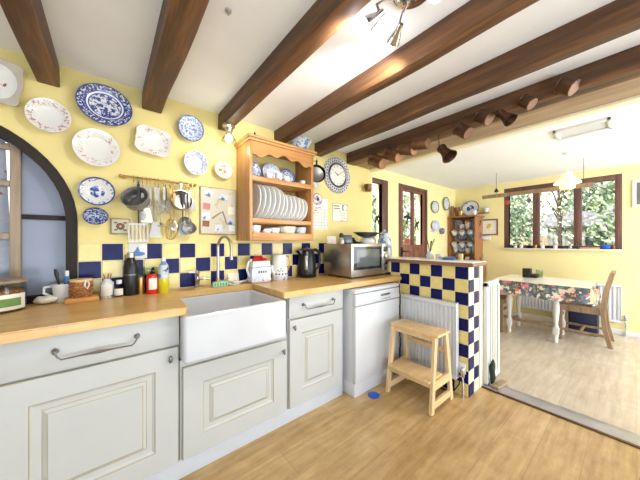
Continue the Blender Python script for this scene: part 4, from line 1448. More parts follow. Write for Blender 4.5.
# ------------------------------------------------------------------ framed tile poster
bd = thing('poster_board', 'cream poster board of little pictured tiles between rail and plate rack', 'poster', (0.663, W - 0.002, 1.478))
b = MB(); b.box(-0.136, 0.136, -0.012, 0, -0.18, 0.18, 0.003)
b.build('frame', 'mull', bd)
b = MB(); b.box(-0.13, 0.13, -0.0135, -0.01, -0.174, 0.174)
b.build('print', printed('poster_print', (196, 190, 170), [((196, 188, 168), 12, 0.55), ((186, 176, 140), 18, 0.64)], 0.6), bd)
for i, (x, z, w, h, r, mm) in enumerate(((-0.07, 0.13, 0.028, 0.026, 20, 'p_mottle'), (0.035, 0.11, 0.034, 0.024, 12, 'p_mottle'), (-0.09, 0.03, 0.026, 0.024, 5, 'softred'), (-0.095, -0.04, 0.028, 0.026, 0, 'p_bluejug'), (-0.095, -0.1, 0.024, 0.022, 3, 'copper'), (0.0, -0.13, 0.03, 0.028, 0, 'p_bluejug2'), (0.095, -0.075, 0.028, 0.026, 0, 'p_mottle'), (0.1, -0.13, 0.024, 0.022, 0, 'c_white'), (0.095, 0.01, 0.026, 0.03, 0, 'tile_w'))):
    b = MB(); b.box(-w, w, -0.0008, 0.0008, -h, h, mtx=Matrix.Rotation(R(r), 4, 'Y'))
    b.build('tile_picture', mm, bd, (x, -0.0145, z))
b = MB()
b.tube([(-0.05, -0.014, -0.06), (0.0, -0.014, -0.02), (0.03, -0.014, 0.0), (0.05, -0.014, -0.06), (0.06, -0.014, -0.1)], 0.006, 6)
b.build('plant_drawing', 'mull', bd)

# ------------------------------------------------------------------ plate rack
DX0, DX1, DY0, DY1 = 0.805, 1.40, 1.80, 2.052
pr = thing('plate_rack', 'honey pine plate rack with shaped frieze on the kitchen wall', 'plate rack', (0, 0, 0))
b = MB()
b.box(DX0, DX0 + 0.024, DY0, DY1, 1.25, 2.0, 0.003)
b.build('side_panel', 'pine', pr)
b = MB(); b.box(DX1 - 0.024, DX1, DY0, DY1, 1.25, 2.0, 0.003)
b.build('side_panel', 'pine', pr)
b = MB()
b.box(DX0 - 0.022, DX1 + 0.022, DY0 - 0.028, DY1, 2.012, 2.03, 0.005)
b.box(DX0 - 0.012, DX1 + 0.012, DY0 - 0.016, DY1, 1.993, 2.012, 0.005)
b.build('cornice', 'pine_x', pr)
b = MB()
low = []
nn = 60
for i in range(nn + 1):
    u = i / nn
    z = 1.905 + 0.012 * math.cos(u * math.pi * 8) + 0.018 * math.cos((u - 0.5) * math.pi * 2) * (1 if abs(u - 0.5) < 0.5 else 0)
    if u < 0.06 or u > 0.94:
        z = 1.895
    low.append((DX0 + 0.024 + (DX1 - DX0 - 0.048) * u, z))
b.prism(low + [(DX1 - 0.024, 1.995), (DX0 + 0.024, 1.995)], 'y', DY0, DY0 + 0.016)
b.build('frieze', 'pine_x', pr)
b = MB(); b.box(DX0 + 0.024, DX1 - 0.024, DY0 + 0.002, DY1, 1.70, 1.738, 0.004)
b.build('upper_shelf', 'pine_x', pr)
b = MB()
b.box(DX0 + 0.024, DX1 - 0.024, DY0 + 0.002, DY0 + 0.03, 1.385, 1.42, 0.004)
b.box(DX0 + 0.024, DX1 - 0.024, DY1 - 0.04, DY1 - 0.012, 1.385, 1.42, 0.004)
b.box(DX0 + 0.024, DX1 - 0.024, 1.905, 1.93, 1.385, 1.41, 0.004)
b.build('rack_rail', 'pine_x', pr)
b = MB(); b.box(DX0 + 0.024, DX1 - 0.024, DY0 + 0.002, DY1, 1.25, 1.268, 0.003); b.box(DX0 + 0.024, DX1 - 0.024, DY0 - 0.002, DY0 + 0.016, 1.25, 1.312, 0.004)
b.build('lower_shelf', 'pine_x', pr)
for i in range(13):
    x = DX0 + 0.05 + i * 0.0415
    for y in (2.028,):
        b = MB(); b.tube([(x, y, 1.415), (x, y, 1.705)], 0.0048, 8)
        b.build('dowel', 'pine', pr)

# plates standing in the rack, between the dowels
tall = [0.136] * 5 + [0.128, 0.112, 0.11, 0.108, 0.108, 0.104, 0.1]
for i in range(12):
    r_ = tall[i]
    b = MB(); plate_mesh(b, 36)
    size = 'large white dinner plate' if i < 6 else 'white side plate'
    o = b.build('dinner_plate' if i < 6 else 'side_plate', 'c_rack', None, (DX0 + 0.076 + i * 0.0415, 1.893, 1.4215 + r_), (0, R(-90 + 5), R(3)))
    o.scale = (r_, r_, 0.11)
    tag(o, '%s, %s from the left in the rack' % (size, ORD[i]), 'plate', 'white plates standing in the plate rack')
# upper shelf
US = 1.7395


def lean_plate(label, x, y, z, r, mat_, tilt=12, yaw=0, cat='plate', group=None, name='display_plate'):
    b = MB(); plate_mesh(b, 36)
    o = b.build(name, mat_, None, (x, y, z + r * math.cos(R(tilt)) + 0.001))
    o.rotation_euler = Euler((R(90 - tilt), 0, R(yaw)), 'XYZ')
    o.scale = (r, r, 0.13)
    return tag(o, label, cat, group)


lean_plate('blue and white plate at the left end of the rack top shelf', 0.905, 1.985, US, 0.079, 'c_bluewhite', 14, group='plates on the plate rack top shelf')
lean_plate('blue-rimmed pale plate behind jug in the middle of rack top shelf', 1.09, 2.0, US, 0.088, 'c_paleblue', 12, group='plates on the plate rack top shelf')
lean_plate('blue and white plate near the right end of rack top shelf', 1.245, 1.985, US, 0.077, 'c_willow', 14, group='plates on the plate rack top shelf')


def cup(name, label, loc, r, h, mat_, group=None, yaw=0, cat='cup', scale=1):
    t = thing(name, label, cat, loc, (0, 0, R(yaw)), group)
    b = MB(); b.lathe([(0, 0), (r * 0.6, 0), (r * 0.62, h * 0.06), (r * 0.95, h * 0.55), (r, h), (r * 0.94, h), (r * 0.88, h * 0.55), (r * 0.5, h * 0.1), (0, h * 0.08)], 20)
    b.build('bowl', mat_, t)
    b = MB(); b.tube([(r * 0.95, 0, h * 0.82), (r * 1.45, 0, h * 0.8), (r * 1.45, 0, h * 0.4), (r * 0.85, 0, h * 0.3)], r * 0.1, 6)
    b.build('handle', mat_, t)
    return t


cup('tea_cup', 'small cream cup between the left and middle shelf plates', (1.0, 1.87, US), 0.028, 0.045, 'c_fruit', 'cups on the plate rack top shelf', -30)
cup('tea_cup', 'white cup with blue sprigs in front of middle shelf plate', (1.085, 1.86, US), 0.034, 0.06, 'p_bluejug', 'cups on the plate rack top shelf', -60)
cup('tea_cup', 'small white cup left of the right-hand shelf plate', (1.16, 1.865, US), 0.03, 0.045, 'c_white', 'cups on the plate rack top shelf', -20)
cup('tea_cup', 'little cream cup at the right end of rack top shelf', (1.335, 1.875, US), 0.026, 0.04, 'c_fruit', 'cups on the plate rack top shelf', 150)
# lower shelf
LS = 1.269


def bowl(name, label, loc, r, h, mat_, group=None, cat='bowl', rot=None, n=28):
    b = MB(); b.lathe([(0, 0), (r * 0.45, 0), (r * 0.5, h * 0.08), (r * 0.85, h * 0.5), (r, h), (r * 0.95, h), (r * 0.8, h * 0.52), (r * 0.45, h * 0.14), (0, h * 0.1)], n)
    return tag(b.build(name, mat_, None, loc, rot), label, cat, group)


bowl('china_bowl', 'white bowl at the left of rack lower shelf', (0.885, 1.885, LS), 0.05, 0.1, 'c_white', 'crockery on the plate rack bottom shelf')
cup('tea_cup', 'red-patterned white cup on the rack bottom shelf', (0.972, 1.86, LS), 0.036, 0.075, printed('red_sprig', (232, 226, 222), [((178, 40, 48), 26, 0.52)], 0.2), 'crockery on the plate rack bottom shelf', -30)
bowl('china_bowl', 'small white bowl right of the red-patterned cup', (1.05, 1.875, LS), 0.048, 0.085, 'c_white', 'crockery on the plate rack bottom shelf')
bowl('china_bowl', 'wide cream bowl in the middle of the bottom shelf', (1.178, 1.892, LS), 0.084, 0.1, 'tile_w', 'crockery on the plate rack bottom shelf')
bowl('china_bowl', 'wide grey-white bowl at the right end of the bottom shelf', (1.318, 1.885, LS), 0.055, 0.1, 'plinth', 'crockery on the plate rack bottom shelf')
# on top of the rack
tb = bowl('serving_bowl', 'blue and white serving bowl tipped on top of the plate rack', (1.31, 1.92, 2.046), 0.105, 0.12, 'p_mottle', None)
tb.rotation_euler = (R(16), R(6), 0)
b = MB(); b.lathe([(0, 0), (0.012, 0), (0.012, 0.01), (0.004, 0.016), (0.008, 0.03), (0.002, 0.045), (0, 0.046)], 12)
tag(b.build('finial', 'charcoal', None, (0.86, 1.83, 2.031)), 'tiny dark ornament on the left end of plate rack top', 'ornament')
# dark pan hung on the side of the rack
bp = thing('hanging_pan', 'black and steel pan hanging on the right side of plate rack', 'pan', (1.482, 1.86, 1.865), tuple(Vector((-0.35, -0.9, 0.12)).to_track_quat('Z', 'Y').to_euler()))
b = MB(); b.lathe([(0, -0.03), (0.08, -0.03), (0.1, -0.01), (0.105, 0.02), (0.1, 0.02), (0.095, -0.008), (0.075, -0.024), (0, -0.024)], 28)
b.build('bowl', 'iron', bp)
b = MB(); b.lathe([(0, -0.023), (0.07, -0.023), (0.088, -0.008), (0.05, -0.02), (0, -0.0225)], 24)
b.build('lining', 'pewter', bp)
bp.scale = (0.8, 0.8, 0.8)
b = MB(); b.bar((0, 0.1, 0.01), (0, 0.155, 0.02), 0.02, 0.008)
b.build('handle', 'iron', bp)
b = MB(); b.tube([(DX1 + 0.002, 1.93, 2.0), (1.46, 1.925, 1.99), (1.51, 1.9, 2.0), (1.512, 1.89, 2.02)], 0.003, 6)
tag(b.build('pan_hook', 'iron'), 'small black hook on the right side of the plate rack', 'hook')
b = MB(); b.lathe([(0, -0.012), (0.035, -0.012), (0.05, 0), (0.046, 0.002), (0.033, -0.008), (0, -0.008)], 20)
so2 = tag(b.build('small_sieve', 'white', None, (1.60, 2.015, 1.82), (R(80), 0, R(15))), 'small white strainer between the black pan and the clock', 'strainer')
b = MB(); b.bar((0, 0.048, 0), (0, 0.12, 0.004), 0.01, 0.004)
b.build('handle', 'white', so2)

# ------------------------------------------------------------------ clock, calendar, notice
ck = thing('wall_clock', 'round wall clock with a silver lattice rim beside the plate rack', 'clock', (1.922, W - 0.002, 1.962))
b = MB(); b.lathe([(0, 0), (0.118, 0), (0.118, 0.012), (0, 0.012)], 40, mtx=RX90)
b.build('dial', 'dial', ck)
b = MB()
b.lathe([(0.112, 0.0), (0.126, 0.0), (0.126, 0.02), (0.12, 0.025), (0.112, 0.018)], 40, mtx=RX90)
b.build('bezel', 'pewter', ck)
b = MB(); b.lathe([(0.12, 0.001), (0.194, 0.001), (0.194, 0.005), (0.12, 0.005)], 48, mtx=RX90)
b.build('rim_plate', 'rimgrey', ck)
b = MB()
for i in range(30):
    a = 2 * math.pi * i / 30
    b.ring((0.155 * math.cos(a), -0.012, 0.155 * math.sin(a)), 0.0155, 0.0042, 12, 5, RX90)
    a += math.pi / 30
    b.ring((0.181 * math.cos(a), -0.01, 0.181 * math.sin(a)), 0.0145, 0.004, 12, 5, RX90)
b.ring((0, -0.01, 0), 0.168, 0.004, 48, 6, RX90)
b.build('lattice_rim', 'silver_rim', ck)
b = MB()
for i in range(12):
    b.box(-0.0025, 0.0025, -0.0132, -0.012, 0.085, 0.104, mtx=Matrix.Rotation(R(30 * i), 4, 'Y'))
b.build('hour_marks', 'ink', ck)
b = MB(); b.bar((0, -0.015, 0), (-0.045, -0.015, 0.03), 0.006, 0.002, (0, 1, 0))
b.build('hour_hand', 'ink', ck)
b = MB(); b.bar((0, -0.017, 0), (0.06, -0.017, 0.045), 0.004, 0.002, (0, 1, 0)); b.lathe([(0, 0), (0.008, 0), (0.006, 0.004), (0, 0.004)], 12, mtx=Matrix.Translation((0, -0.014, 0)) @ RX90)
b.build('minute_hand', 'redink', ck)

cl = thing('wall_calendar', 'white grid calendar with round picture at its top, beside the plate rack', 'calendar', (1.655, W - 0.001, 1.53))
b = MB(); b.box(-0.155, 0.135, -0.004, 0, -0.165, 0.155, 0.001)
b.build('sheet', 'paper', cl)
b = MB(); b.lathe([(0, 0), (0.06, 0), (0.06, 0.004), (0, 0.004)], 28, mtx=Matrix.Translation((-0.005, -0.004, 0.145)) @ RX90)
rp = b.build('round_picture', printed('round_print', (216, 204, 206), [((150, 140, 160), 22, 0.55), ((180, 90, 96), 30, 0.64)], 0.6), cl)
b = MB(); b.ring((-0.005, -0.007, 0.145), 0.058, 0.0025, 28, 5, RX90); b.ball((-0.005, -0.0085, 0.145), (0.02, 0.001, 0.02), 10)
b.build('ring_print', 'ink', rp)
b = MB()
for i in range(7):
    b.box(-0.145, 0.125, -0.0048, -0.004, -0.155 + 0.033 * i - 0.0008, -0.155 + 0.033 * i + 0.0008)
for i in range(8):
    b.box(-0.145 + 0.0386 * i - 0.0008, -0.145 + 0.0386 * i + 0.0008, -0.0048, -0.004, -0.155, 0.043)
b.build('grid_lines', 'ink', cl)
b = MB()
for x, z in ((-0.03, 0.03), (-0.06, 0.0), (0.02, 0.06), (-0.02, 0.055)):
    b.box(x - 0.018, x + 0.018, -0.0052, -0.004, z - 0.004, z + 0.004)
b.build('red_notes', 'redink', cl)

nt_ = thing('wall_notice', 'cream printed notice with a small emblem on wall above microwave', 'notice', (1.972, W - 0.001, 1.563))
b = MB(); b.box(-0.118, 0.118, -0.004, 0, -0.1, 0.1, 0.001)
b.build('sheet', 'tile_w', nt_)
b = MB()
for x0, x1, z0, z1 in ((-0.1, -0.02, 0.062, 0.072), (-0.1, -0.01, 0.036, 0.044), (-0.1, 0.03, 0.008, 0.011), (-0.1, 0.08, -0.012, -0.009), (-0.1, 0.06, -0.032, -0.029), (0.0, 0.04, -0.086, -0.082)):
    b.box(x0, x1, -0.0048, -0.004, z0, z1)
b.tube([(-0.09, -0.0045, -0.06), (-0.05, -0.0045, -0.045), (-0.02, -0.0045, -0.065), (0.03, -0.0045, -0.05), (0.09, -0.0045, -0.062)], 0.0012, 5)
for x in (-0.113, 0.113):
    b.box(x - 0.0015, x + 0.0015, -0.0048, -0.004, -0.096, 0.096)
for z in (-0.095, 0.095):
    b.box(-0.113, 0.113, -0.0048, -0.004, z - 0.0015, z + 0.0015)
b.build('print', 'ink', nt_)
b = MB(); b.box(0.03, 0.1, -0.0052, -0.004, 0.025, 0.085)
em = b.build('emblem', 'ink', nt_)
b = MB(); b.lathe([(0, 0), (0.03, 0), (0.03, 0.002), (0, 0.002)], 20, mtx=Matrix.Translation((0.07, -0.005, 0.055)) @ RX90)
b.build('white_disc', 'white', em)

# ------------------------------------------------------------------ wall lamp under the third beam
wl = thing('beam_lamp', 'small lit glass lamp in a brass fitting under the third beam', 'lamp', (0.70, 1.93, 2.114))
b = MB(); b.lathe([(0, 0), (0.045, 0), (0.046, -0.014), (0.03, -0.024), (0.026, -0.045), (0.02, -0.05), (0, -0.05)], 20)
b.build('fitting', 'steel', wl)
b = MB(); b.lathe([(0.02, -0.046), (0.024, -0.07), (0.046, -0.1), (0.055, -0.12), (0.053, -0.12), (0.044, -0.1), (0.02, -0.066)], 24)
b.build('glass_shade', 'jarglass', wl)
b = MB(); b.ball((0, 0, -0.098), (0.026, 0.026, 0.03), 14)
b.build('bulb', 'bulb', wl)


def point(name, loc, watts, col, r=0.03):
    d = bpy.data.lights.new(name, 'POINT')
    d.energy, d.color, d.shadow_soft_size = watts, col, r
    o = bpy.data.objects.new(name, d)
    COL.objects.link(o)
    o.location = loc
    return o


def spot(name, loc, target, watts, col, angle=100, blend=0.5, r=0.03):
    d = bpy.data.lights.new(name, 'SPOT')
    d.energy, d.color, d.shadow_soft_size, d.spot_size, d.spot_blend = watts, col, r, R(angle), blend
    o = bpy.data.objects.new(name, d)
    COL.objects.link(o)
    o.location = loc
    o.rotation_euler = (Vector(target) - Vector(loc)).to_track_quat('-Z', 'Y').to_euler()
    return o


point('beam_lamp_light', (0.70, 1.90, 1.965), 1.2, (1, 0.9, 0.72), 0.03)

# ------------------------------------------------------------------ chrome spotlight cluster
sl = thing('spotlight_cluster', 'chrome multi-arm spotlight fitting on the kitchen ceiling', 'spotlight', (0.93, 0.56, CZ))
b = MB(); b.lathe([(0, 0), (0.075, 0), (0.075, -0.012), (0.06, -0.022), (0, -0.024)], 28)
b.build('ceiling_plate', 'chrome', sl)
for hx, hy, dx, dy, dz in ((-0.105, 0.11, -0.5, 0.75, -0.5), (0.035, 0.10, 0.42, 0.86, -0.38), (-0.03, -0.1, -0.3, -0.55, -0.75)):
    d_ = Vector((dx, dy, dz)).normalized()
    c_ = Vector((hx, hy, -0.1))
    b = MB()
    b.tube([(hx * 0.3, hy * 0.3, -0.02), (hx * 0.75, hy * 0.6, -0.035), (hx * 1.05, hy * 0.8, -0.06), c_ - d_ * 0.03], 0.007, 8)
    arm = b.build('arm', 'chrome', sl)
    b = MB()
    T = Matrix.Translation(c_) @ d_.to_track_quat('Z', 'Y').to_matrix().to_4x4()
    b.lathe([(0, -0.045), (0.012, -0.045), (0.014, -0.02), (0.022, 0.0), (0.03, 0.03), (0.028, 0.03), (0.018, 0.002), (0, -0.005)], 18, mtx=T)
    b.build('spot_head', 'chrome', sl)
    b = MB(); b.lathe([(0, 0.012), (0.02, 0.012), (0.026, 0.03), (0.018, 0.038), (0, 0.04)], 16, mtx=T)
    b.build('bulb', 'bulb', sl)
    tip = Vector((0.93, 0.56, CZ)) + c_ + d_ * 0.055
    spot('spotlight_beam', tip, tip + d_, 27, (1, 0.965, 0.91), 130, 0.6, 0.025)
    point('spotlight_spill', tip + d_ * 0.03 + Vector((0, 0, -0.01)), 0.6, (0.95, 0.96, 1.0), 0.03)
b = MB(); b.lathe([(0, 0), (0.014, 0), (0.012, -0.008), (0.003, -0.012), (0.003, -0.022), (0, -0.023)], 14)
tag(b.build('ceiling_hook', 'strap', None, (0.40, 1.11, CZ)), 'tiny hook in the ceiling between the second and third beams', 'hook')


# ------------------------------------------------------------------ copper along the header beam
def copper(kind, label, x, y, z, r, h, tilt, yaw, mat_='copper', bell=False, drop=None):
    t = thing(kind, label, kind.replace('copper_', 'copper ').replace('_', ' '), (x, y, z), (0, R(tilt), R(yaw)), 'copper pans hanging along the header beam')
    b = MB()
    if bell:
        b.lathe([(0, h * 0.5), (r * 0.62, h * 0.5), (r * 0.66, h * 0.42), (r * 0.55, h * 0.2), (r * 0.7, -h * 0.15), (r, -h * 0.48), (r * 1.04, -h * 0.5), (r * 0.95, -h * 0.48), (r * 0.62, -h * 0.12), (r * 0.45, h * 0.2), (0, h * 0.4)], 24)
    else:
        b.lathe([(0, -h * 0.5), (r * 0.92, -h * 0.5), (r, -h * 0.45), (r * 0.97, h * 0.46), (r * 1.05, h * 0.5), (r * 0.93, h * 0.5), (r * 0.9, -h * 0.4), (0, -h * 0.42)], 24)
    b.build('pan', mat_, t)
    b = MB()
    b.ring((0, 0, h * 0.5 + 0.014), 0.014, 0.0035, 14, 6, RX90)
    b.bar((r * 0.98, 0, 0), (r * 1.15, 0, h * 0.42), 0.012, 0.005)
    b.build('handle', 'iron', t)
    return t


specs = [(2.05, 1.61, 2.03, 0.058, 0.165, -62), (2.05, 1.43, 2.045, 0.054, 0.155, -62), (2.05, 1.285, 2.055, 0.047, 0.14, -74), (2.05, 1.155, 2.066, 0.044, 0.13, -80), (2.08, 0.965, 1.955, 0.058, 0.125, -38), (2.045, 0.815, 2.064, 0.046, 0.1, -50), (2.04, 0.675, 2.112, 0.046, 0.085, -52), (2.05, 0.555, 2.075, 0.044, 0.1, -40), (2.045, 0.435, 2.12, 0.038, 0.07, -45), (2.04, 0.25, 2.135, 0.046, 0.08, -50)]
for i, (x, y, z, r_, h_, ti) in enumerate(specs):
    bell = i in (4, 7)
    lab = 'copper jug with flared rim hanging lowest under the header beam' if i == 4 else ('small flared copper funnel, %s copper piece from the wall' % ORD[i] if i == 7 else 'copper pan under header beam, %s copper piece from the wall' % ORD[i])
    t = copper('copper_jug' if bell else 'copper_pan', lab, x, y, z, r_, h_, 0, 0, 'copper' if i < 4 else 'copper_dark', bell)
    # lean along the beam
    t.rotation_euler = Euler((R(ti), R(10), R(0)), 'XYZ')
    b = MB()
    T = t.matrix_basis if hasattr(t, 'matrix_basis') else None
    up = Euler((R(ti), R(10), 0)).to_matrix() @ Vector((0, 0, h_ * 0.5 + 0.026))
    p = Vector((x, y, z)) + up
    top = 2.115
    if p.z < top:
        b.tube([p, (2.085, p.y, (p.z + top) / 2 + 0.004), (2.085, p.y, top + 0.004)], 0.0028, 6)
    else:
        b.tube([p, (2.06, p.y, p.z + 0.008), (2.072, p.y, p.z + 0.004)], 0.0028, 6)
    tag(b.build('iron_hook', 'iron'), 'iron hook holding the %s copper piece from the wall' % ORD[i], 'hook', 'iron hooks along the header beam')
cc = thing('copper_mug', 'small copper mug on a long string near the kitchen wall corner', 'copper mug', (2.37, 2.0, 1.875), (0, 0, 0), 'copper pans hanging along the header beam')
b = MB(); b.lathe([(0, -0.04), (0.036, -0.04), (0.04, -0.034), (0.038, 0.02), (0.044, 0.042), (0.041, 0.042), (0.034, 0.02), (0.034, -0.03), (0, -0.034)], 22)
b.build('cup', 'copper', cc)
b = MB(); b.tube([(-0.038, 0, 0.03), (-0.066, 0, 0.024), (-0.064, 0, -0.015), (-0.038, 0, -0.022)], 0.004, 6)
b.build('handle', 'copper', cc)
b = MB(); b.tube([(0, 0, 0.04), (0.005, 0.0, 0.25)], 0.0018, 5)
b.build('string', 'paper', cc)
b = MB(); b.tube([(0, 0, -0.04), (-0.004, 0.0, -0.52)], 0.0016, 5)
b.build('cord_tail', 'paper', cc)

# ------------------------------------------------------------------ dining room
tb_ = thing('dining_table', 'wooden dining table on pale turned legs by the far window', 'table', (4.35, 0.76, 0))
b = MB(); b.box(-0.4, 0.4, -0.44, 0.44, 0.715, 0.742, 0.006)
b.build('table_top', 'oldwood', tb_)
b = MB()
b.box(-0.1, 0.42, -0.15, -0.13, 0.62, 0.715); b.box(-0.1, 0.42, 0.35, 0.37, 0.62, 0.715); b.box(-0.1, -0.08, -0.15, 0.37, 0.62, 0.715); b.box(0.38, 0.4, -0.15, 0.37, 0.62, 0.715)
b.build('apron', 'oldwood', tb_)
for x in (-0.07, 0.37):
    for y in (-0.13, 0.35):
        b = MB()
        b.box(x - 0.03, x + 0.03, y - 0.03, y + 0.03, 0.56, 0.715, 0.003)
        b.lathe([(0.024, 0.56), (0.03, 0.55), (0.022, 0.53), (0.036, 0.46), (0.034, 0.38), (0.022, 0.26), (0.02, 0.21), (0.028, 0.2), (0.02, 0.185)], 16, (x, y, 0))
        b.box(x - 0.028, x + 0.028, y - 0.028, y + 0.028, 0.1, 0.185, 0.003)
        b.lathe([(0.022, 0.1), (0.026, 0.085), (0.018, 0.06), (0.024, 0.03), (0.018, 0.0)], 16, (x, y, 0))
        b.build('leg', 'painted', tb_)
b = MB()
for y in (-0.13, 0.35):
    b.bar((-0.07, y, 0.14), (0.37, y, 0.14), 0.025, 0.03)
b.bar((0.15, -0.13, 0.14), (0.15, 0.35, 0.14), 0.025, 0.03)
b.build('stretcher', 'oldwood', tb_)

# oilcloth: top sheet plus draped sides with folds
b = MB()
rows = []
x0, x1, y0, y1, zt = 3.935, 4.765, 0.305, 1.215, 0.7465
per = []
N = 96


def perim(t):
    L1, L2 = x1 - x0, y1 - y0
    s_ = t * 2 * (L1 + L2)
    if s_ < L2:
        return (x0, y1 - s_), (-1, 0)
    s_ -= L2
    if s_ < L1:
        return (x0 + s_, y0), (0, -1)
    s_ -= L1
    if s_ < L2:
        return (x1, y0 + s_), (1, 0)
    s_ -= L2
    return (x1 - s_, y1), (0, 1)


for d in (0.0, 0.0, 0.06, 0.12, 0.17):
    row = []
    for i in range(N):
        (px, py), (nx, ny) = perim(i / N)
        f_ = 0.012 * math.sin(i * 0.9) * d / 0.145 + 0.02 * d / 0.145
        row.append((px + nx * f_, py + ny * f_, zt - d - 0.008 * math.sin(i * 0.45) * (d / 0.145)))
    rows.append(row)
b.grid(rows[1:], close_u=True)
f = b.bm.faces.new([b.bm.verts.new(p) for p in rows[0]])
bmesh.ops.triangulate(b.bm, faces=[f])
oc = tag(b.build('tablecloth', 'cloth'), 'dark floral oilcloth draped over the dining table', 'tablecloth')
b = MB(); b.box(-0.412, 0.412, -0.45, 0.45, 0, 0.0025)  # thin white layer added to make the oilcloth top pale
tag(b.build('white_top_layer', 'laminate', None, (4.35, 0.76, 0.7475)), 'plain white layer added flat over the floral oilcloth on the table', 'table cover')
# things on the table
bx = thing('speaker_box', 'small dark speaker box on the floral tablecloth', 'speaker', (4.50, 0.96, 0.7505))
b = MB(); b.box(-0.045, 0.045, -0.045, 0.045, 0, 0.125, 0.005)
b.build('case', 'charcoal', bx)
b = MB(); b.lathe([(0, 0), (0.03, 0), (0.03, 0.004), (0, 0.002)], 16, mtx=Matrix.Translation((-0.045, 0, 0.06)) @ Matrix.Rotation(R(-90), 4, 'Y'))
b.build('grille', 'black', bx)
b = MB(); b.lathe([(0, 0), (0.035, 0), (0.04, 0.02), (0.04, 0.11), (0.037, 0.11), (0.036, 0.02), (0, 0.008)], 20)
tag(b.build('glass_tumbler', 'jarglass', None, (4.55, 0.84, 0.7505)), 'clear glass tumbler behind the dark speaker box', 'glass')
b = MB(); b.box(-0.06, 0.06, -0.04, 0.04, 0, 0.05, 0.006)
tag(b.build('phone_dock', 'black', None, (4.56, 0.895, 0.7505)), 'flat black gadget between the speaker box and tumbler', 'gadget')


def chair(label, loc, rz):
    t = thing('dining_chair', label, 'chair', loc, (0, 0, rz), 'chairs at the dining table')
    # local: faces +Y, back at -Y
    b = MB(); b.prism([(-0.2, -0.19), (0.2, -0.19), (0.215, 0.2), (-0.215, 0.2)], 'z', 0.43, 0.45)
    b.build('seat', 'oldwood', t)
    for s_ in (-1, 1):
        b = MB()
        pts = [(s_ * 0.185, -0.25, 0.0), (s_ * 0.185, -0.205, 0.2), (s_ * 0.185, -0.185, 0.43), (s_ * 0.185, -0.21, 0.65), (s_ * 0.185, -0.265, 0.88)]
        for p, q in zip(pts[:-1], pts[1:]):
            b.bar(p, (q[0], q[1], q[2] + 0.002), 0.032, 0.04, (0, 1, 0))
        b.build('back_leg', 'oldwood', t)
        b = MB(); b.bar((s_ * 0.19, 0.18, 0), (s_ * 0.19, 0.18, 0.43), 0.036, 0.036, (0, 1, 0))
        b.build('front_leg', 'oldwood', t)
        b = MB(); b.bar((s_ * 0.188, -0.21, 0.13), (s_ * 0.188, 0.18, 0.13), 0.02, 0.028)
        b.build('side_stretcher', 'oldwood', t)
    b = MB(); b.bar((-0.2, -0.262, 0.85), (0.2, -0.262, 0.85), 0.022, 0.075)
    b.build('top_rail', 'oldwood', t)
    for z, y in ((0.56, -0.198), (0.68, -0.218)):
        b = MB(); b.bar((-0.18, y, z), (0.18, y, z), 0.016, 0.04)
        b.build('back_slat', 'oldwood', t)
    b = MB(); b.bar((-0.19, 0.18, 0.3), (0.19, 0.18, 0.3), 0.02, 0.03)
    b.build('front_stretcher', 'oldwood', t)
    b = MB(); b.bar((-0.188, 0.0, 0.13), (0.188, 0.0, 0.13), 0.02, 0.028)
    b.build('cross_stretcher', 'oldwood', t)
    b = MB(); b.box(-0.19, 0.19, -0.18, -0.165, 0.37, 0.43); b.box(-0.195, 0.195, 0.165, 0.18, 0.37, 0.43)
    b.box(-0.195, -0.18, -0.17, 0.17, 0.37, 0.43); b.box(0.18, 0.195, -0.17, 0.17, 0.37, 0.43)
    b.build('seat_rail', 'oldwood', t)
    return t


chair('worn wooden dining chair at the right-hand end of the table', (4.70, 0.44, 0), 0)
chair('wooden dining chair half hidden at the gate end of the table', (4.40, 1.36, 0), R(180))
b = MB(); b.ball((0, 0, 0.1), (0.13, 0.15, 0.1), 18)
for v in b.bm.verts:
    v.co.z = max(v.co.z, 0.0)
tag(b.build('dark_bag', 'black', None, (4.40, 1.36, 0.451)), 'soft black bag lying on the half-hidden dining chair', 'bag')
b = MB(); b.box(-0.12, 0.12, -0.14, 0.14, 0, 0.3, 0.012); b.box(-0.125, 0.125, -0.145, 0.145, 0.3, 0.325, 0.008)
tag(b.build('storage_box', 'navybox', None, (5.055, 0.46, 0)), 'navy blue storage box on floor under the far window', 'box')
b = MB(); b.ball((0, 0, 0.012), (0.1, 0.06, 0.05), 14)
for v in b.bm.verts:
    v.co.z = max(v.co.z, 0)
tag(b.build('seat_cushion', 'cloth', None, (4.66, 0.36, 0.451)), 'patterned cushion on the seat of the right-hand chair', 'cushion')

# pendant lamp
pd = thing('pendant_lamp', 'lit cream glass pendant lamp hanging over the dining table', 'lamp', (4.05, 0.50, 0))
pd.scale = (0.86, 0.86, 1)
b = MB(); b.lathe([(0, 2.26), (0.045, 2.26), (0.045, 2.245), (0.012, 2.23), (0, 2.23)], 20)
b.build('ceiling_rose', 'white', pd)
b = MB(); b.tube([(0, 0, 2.235), (0, 0, 2.02)], 0.003, 6)
b.build('cord', 'white', pd)
b = MB(); b.lathe([(0.016, 2.03), (0.05, 2.025), (0.058, 1.985), (0.085, 1.96), (0.132, 1.925), (0.138, 1.905), (0.134, 1.905), (0.128, 1.922), (0.08, 1.955), (0.05, 1.98), (0.046, 2.018)], 32)
b.build('lamp_shade', 'shade_lit', pd)
b = MB(); b.lathe([(0.075, 1.915), (0.082, 1.905), (0.078, 1.855), (0.06, 1.842), (0.02, 1.838), (0, 1.838)], 24)
b.build('glass_bowl', 'shade_lit', pd)
b = MB(); b.lathe([(0.02, 1.838), (0.024, 1.826), (0.012, 1.812), (0, 1.81)], 16)
b.build('finial', 'brass', pd)
point('pendant_light', (4.05, 0.50, 1.885), 5, (1, 0.85, 0.6), 0.05)

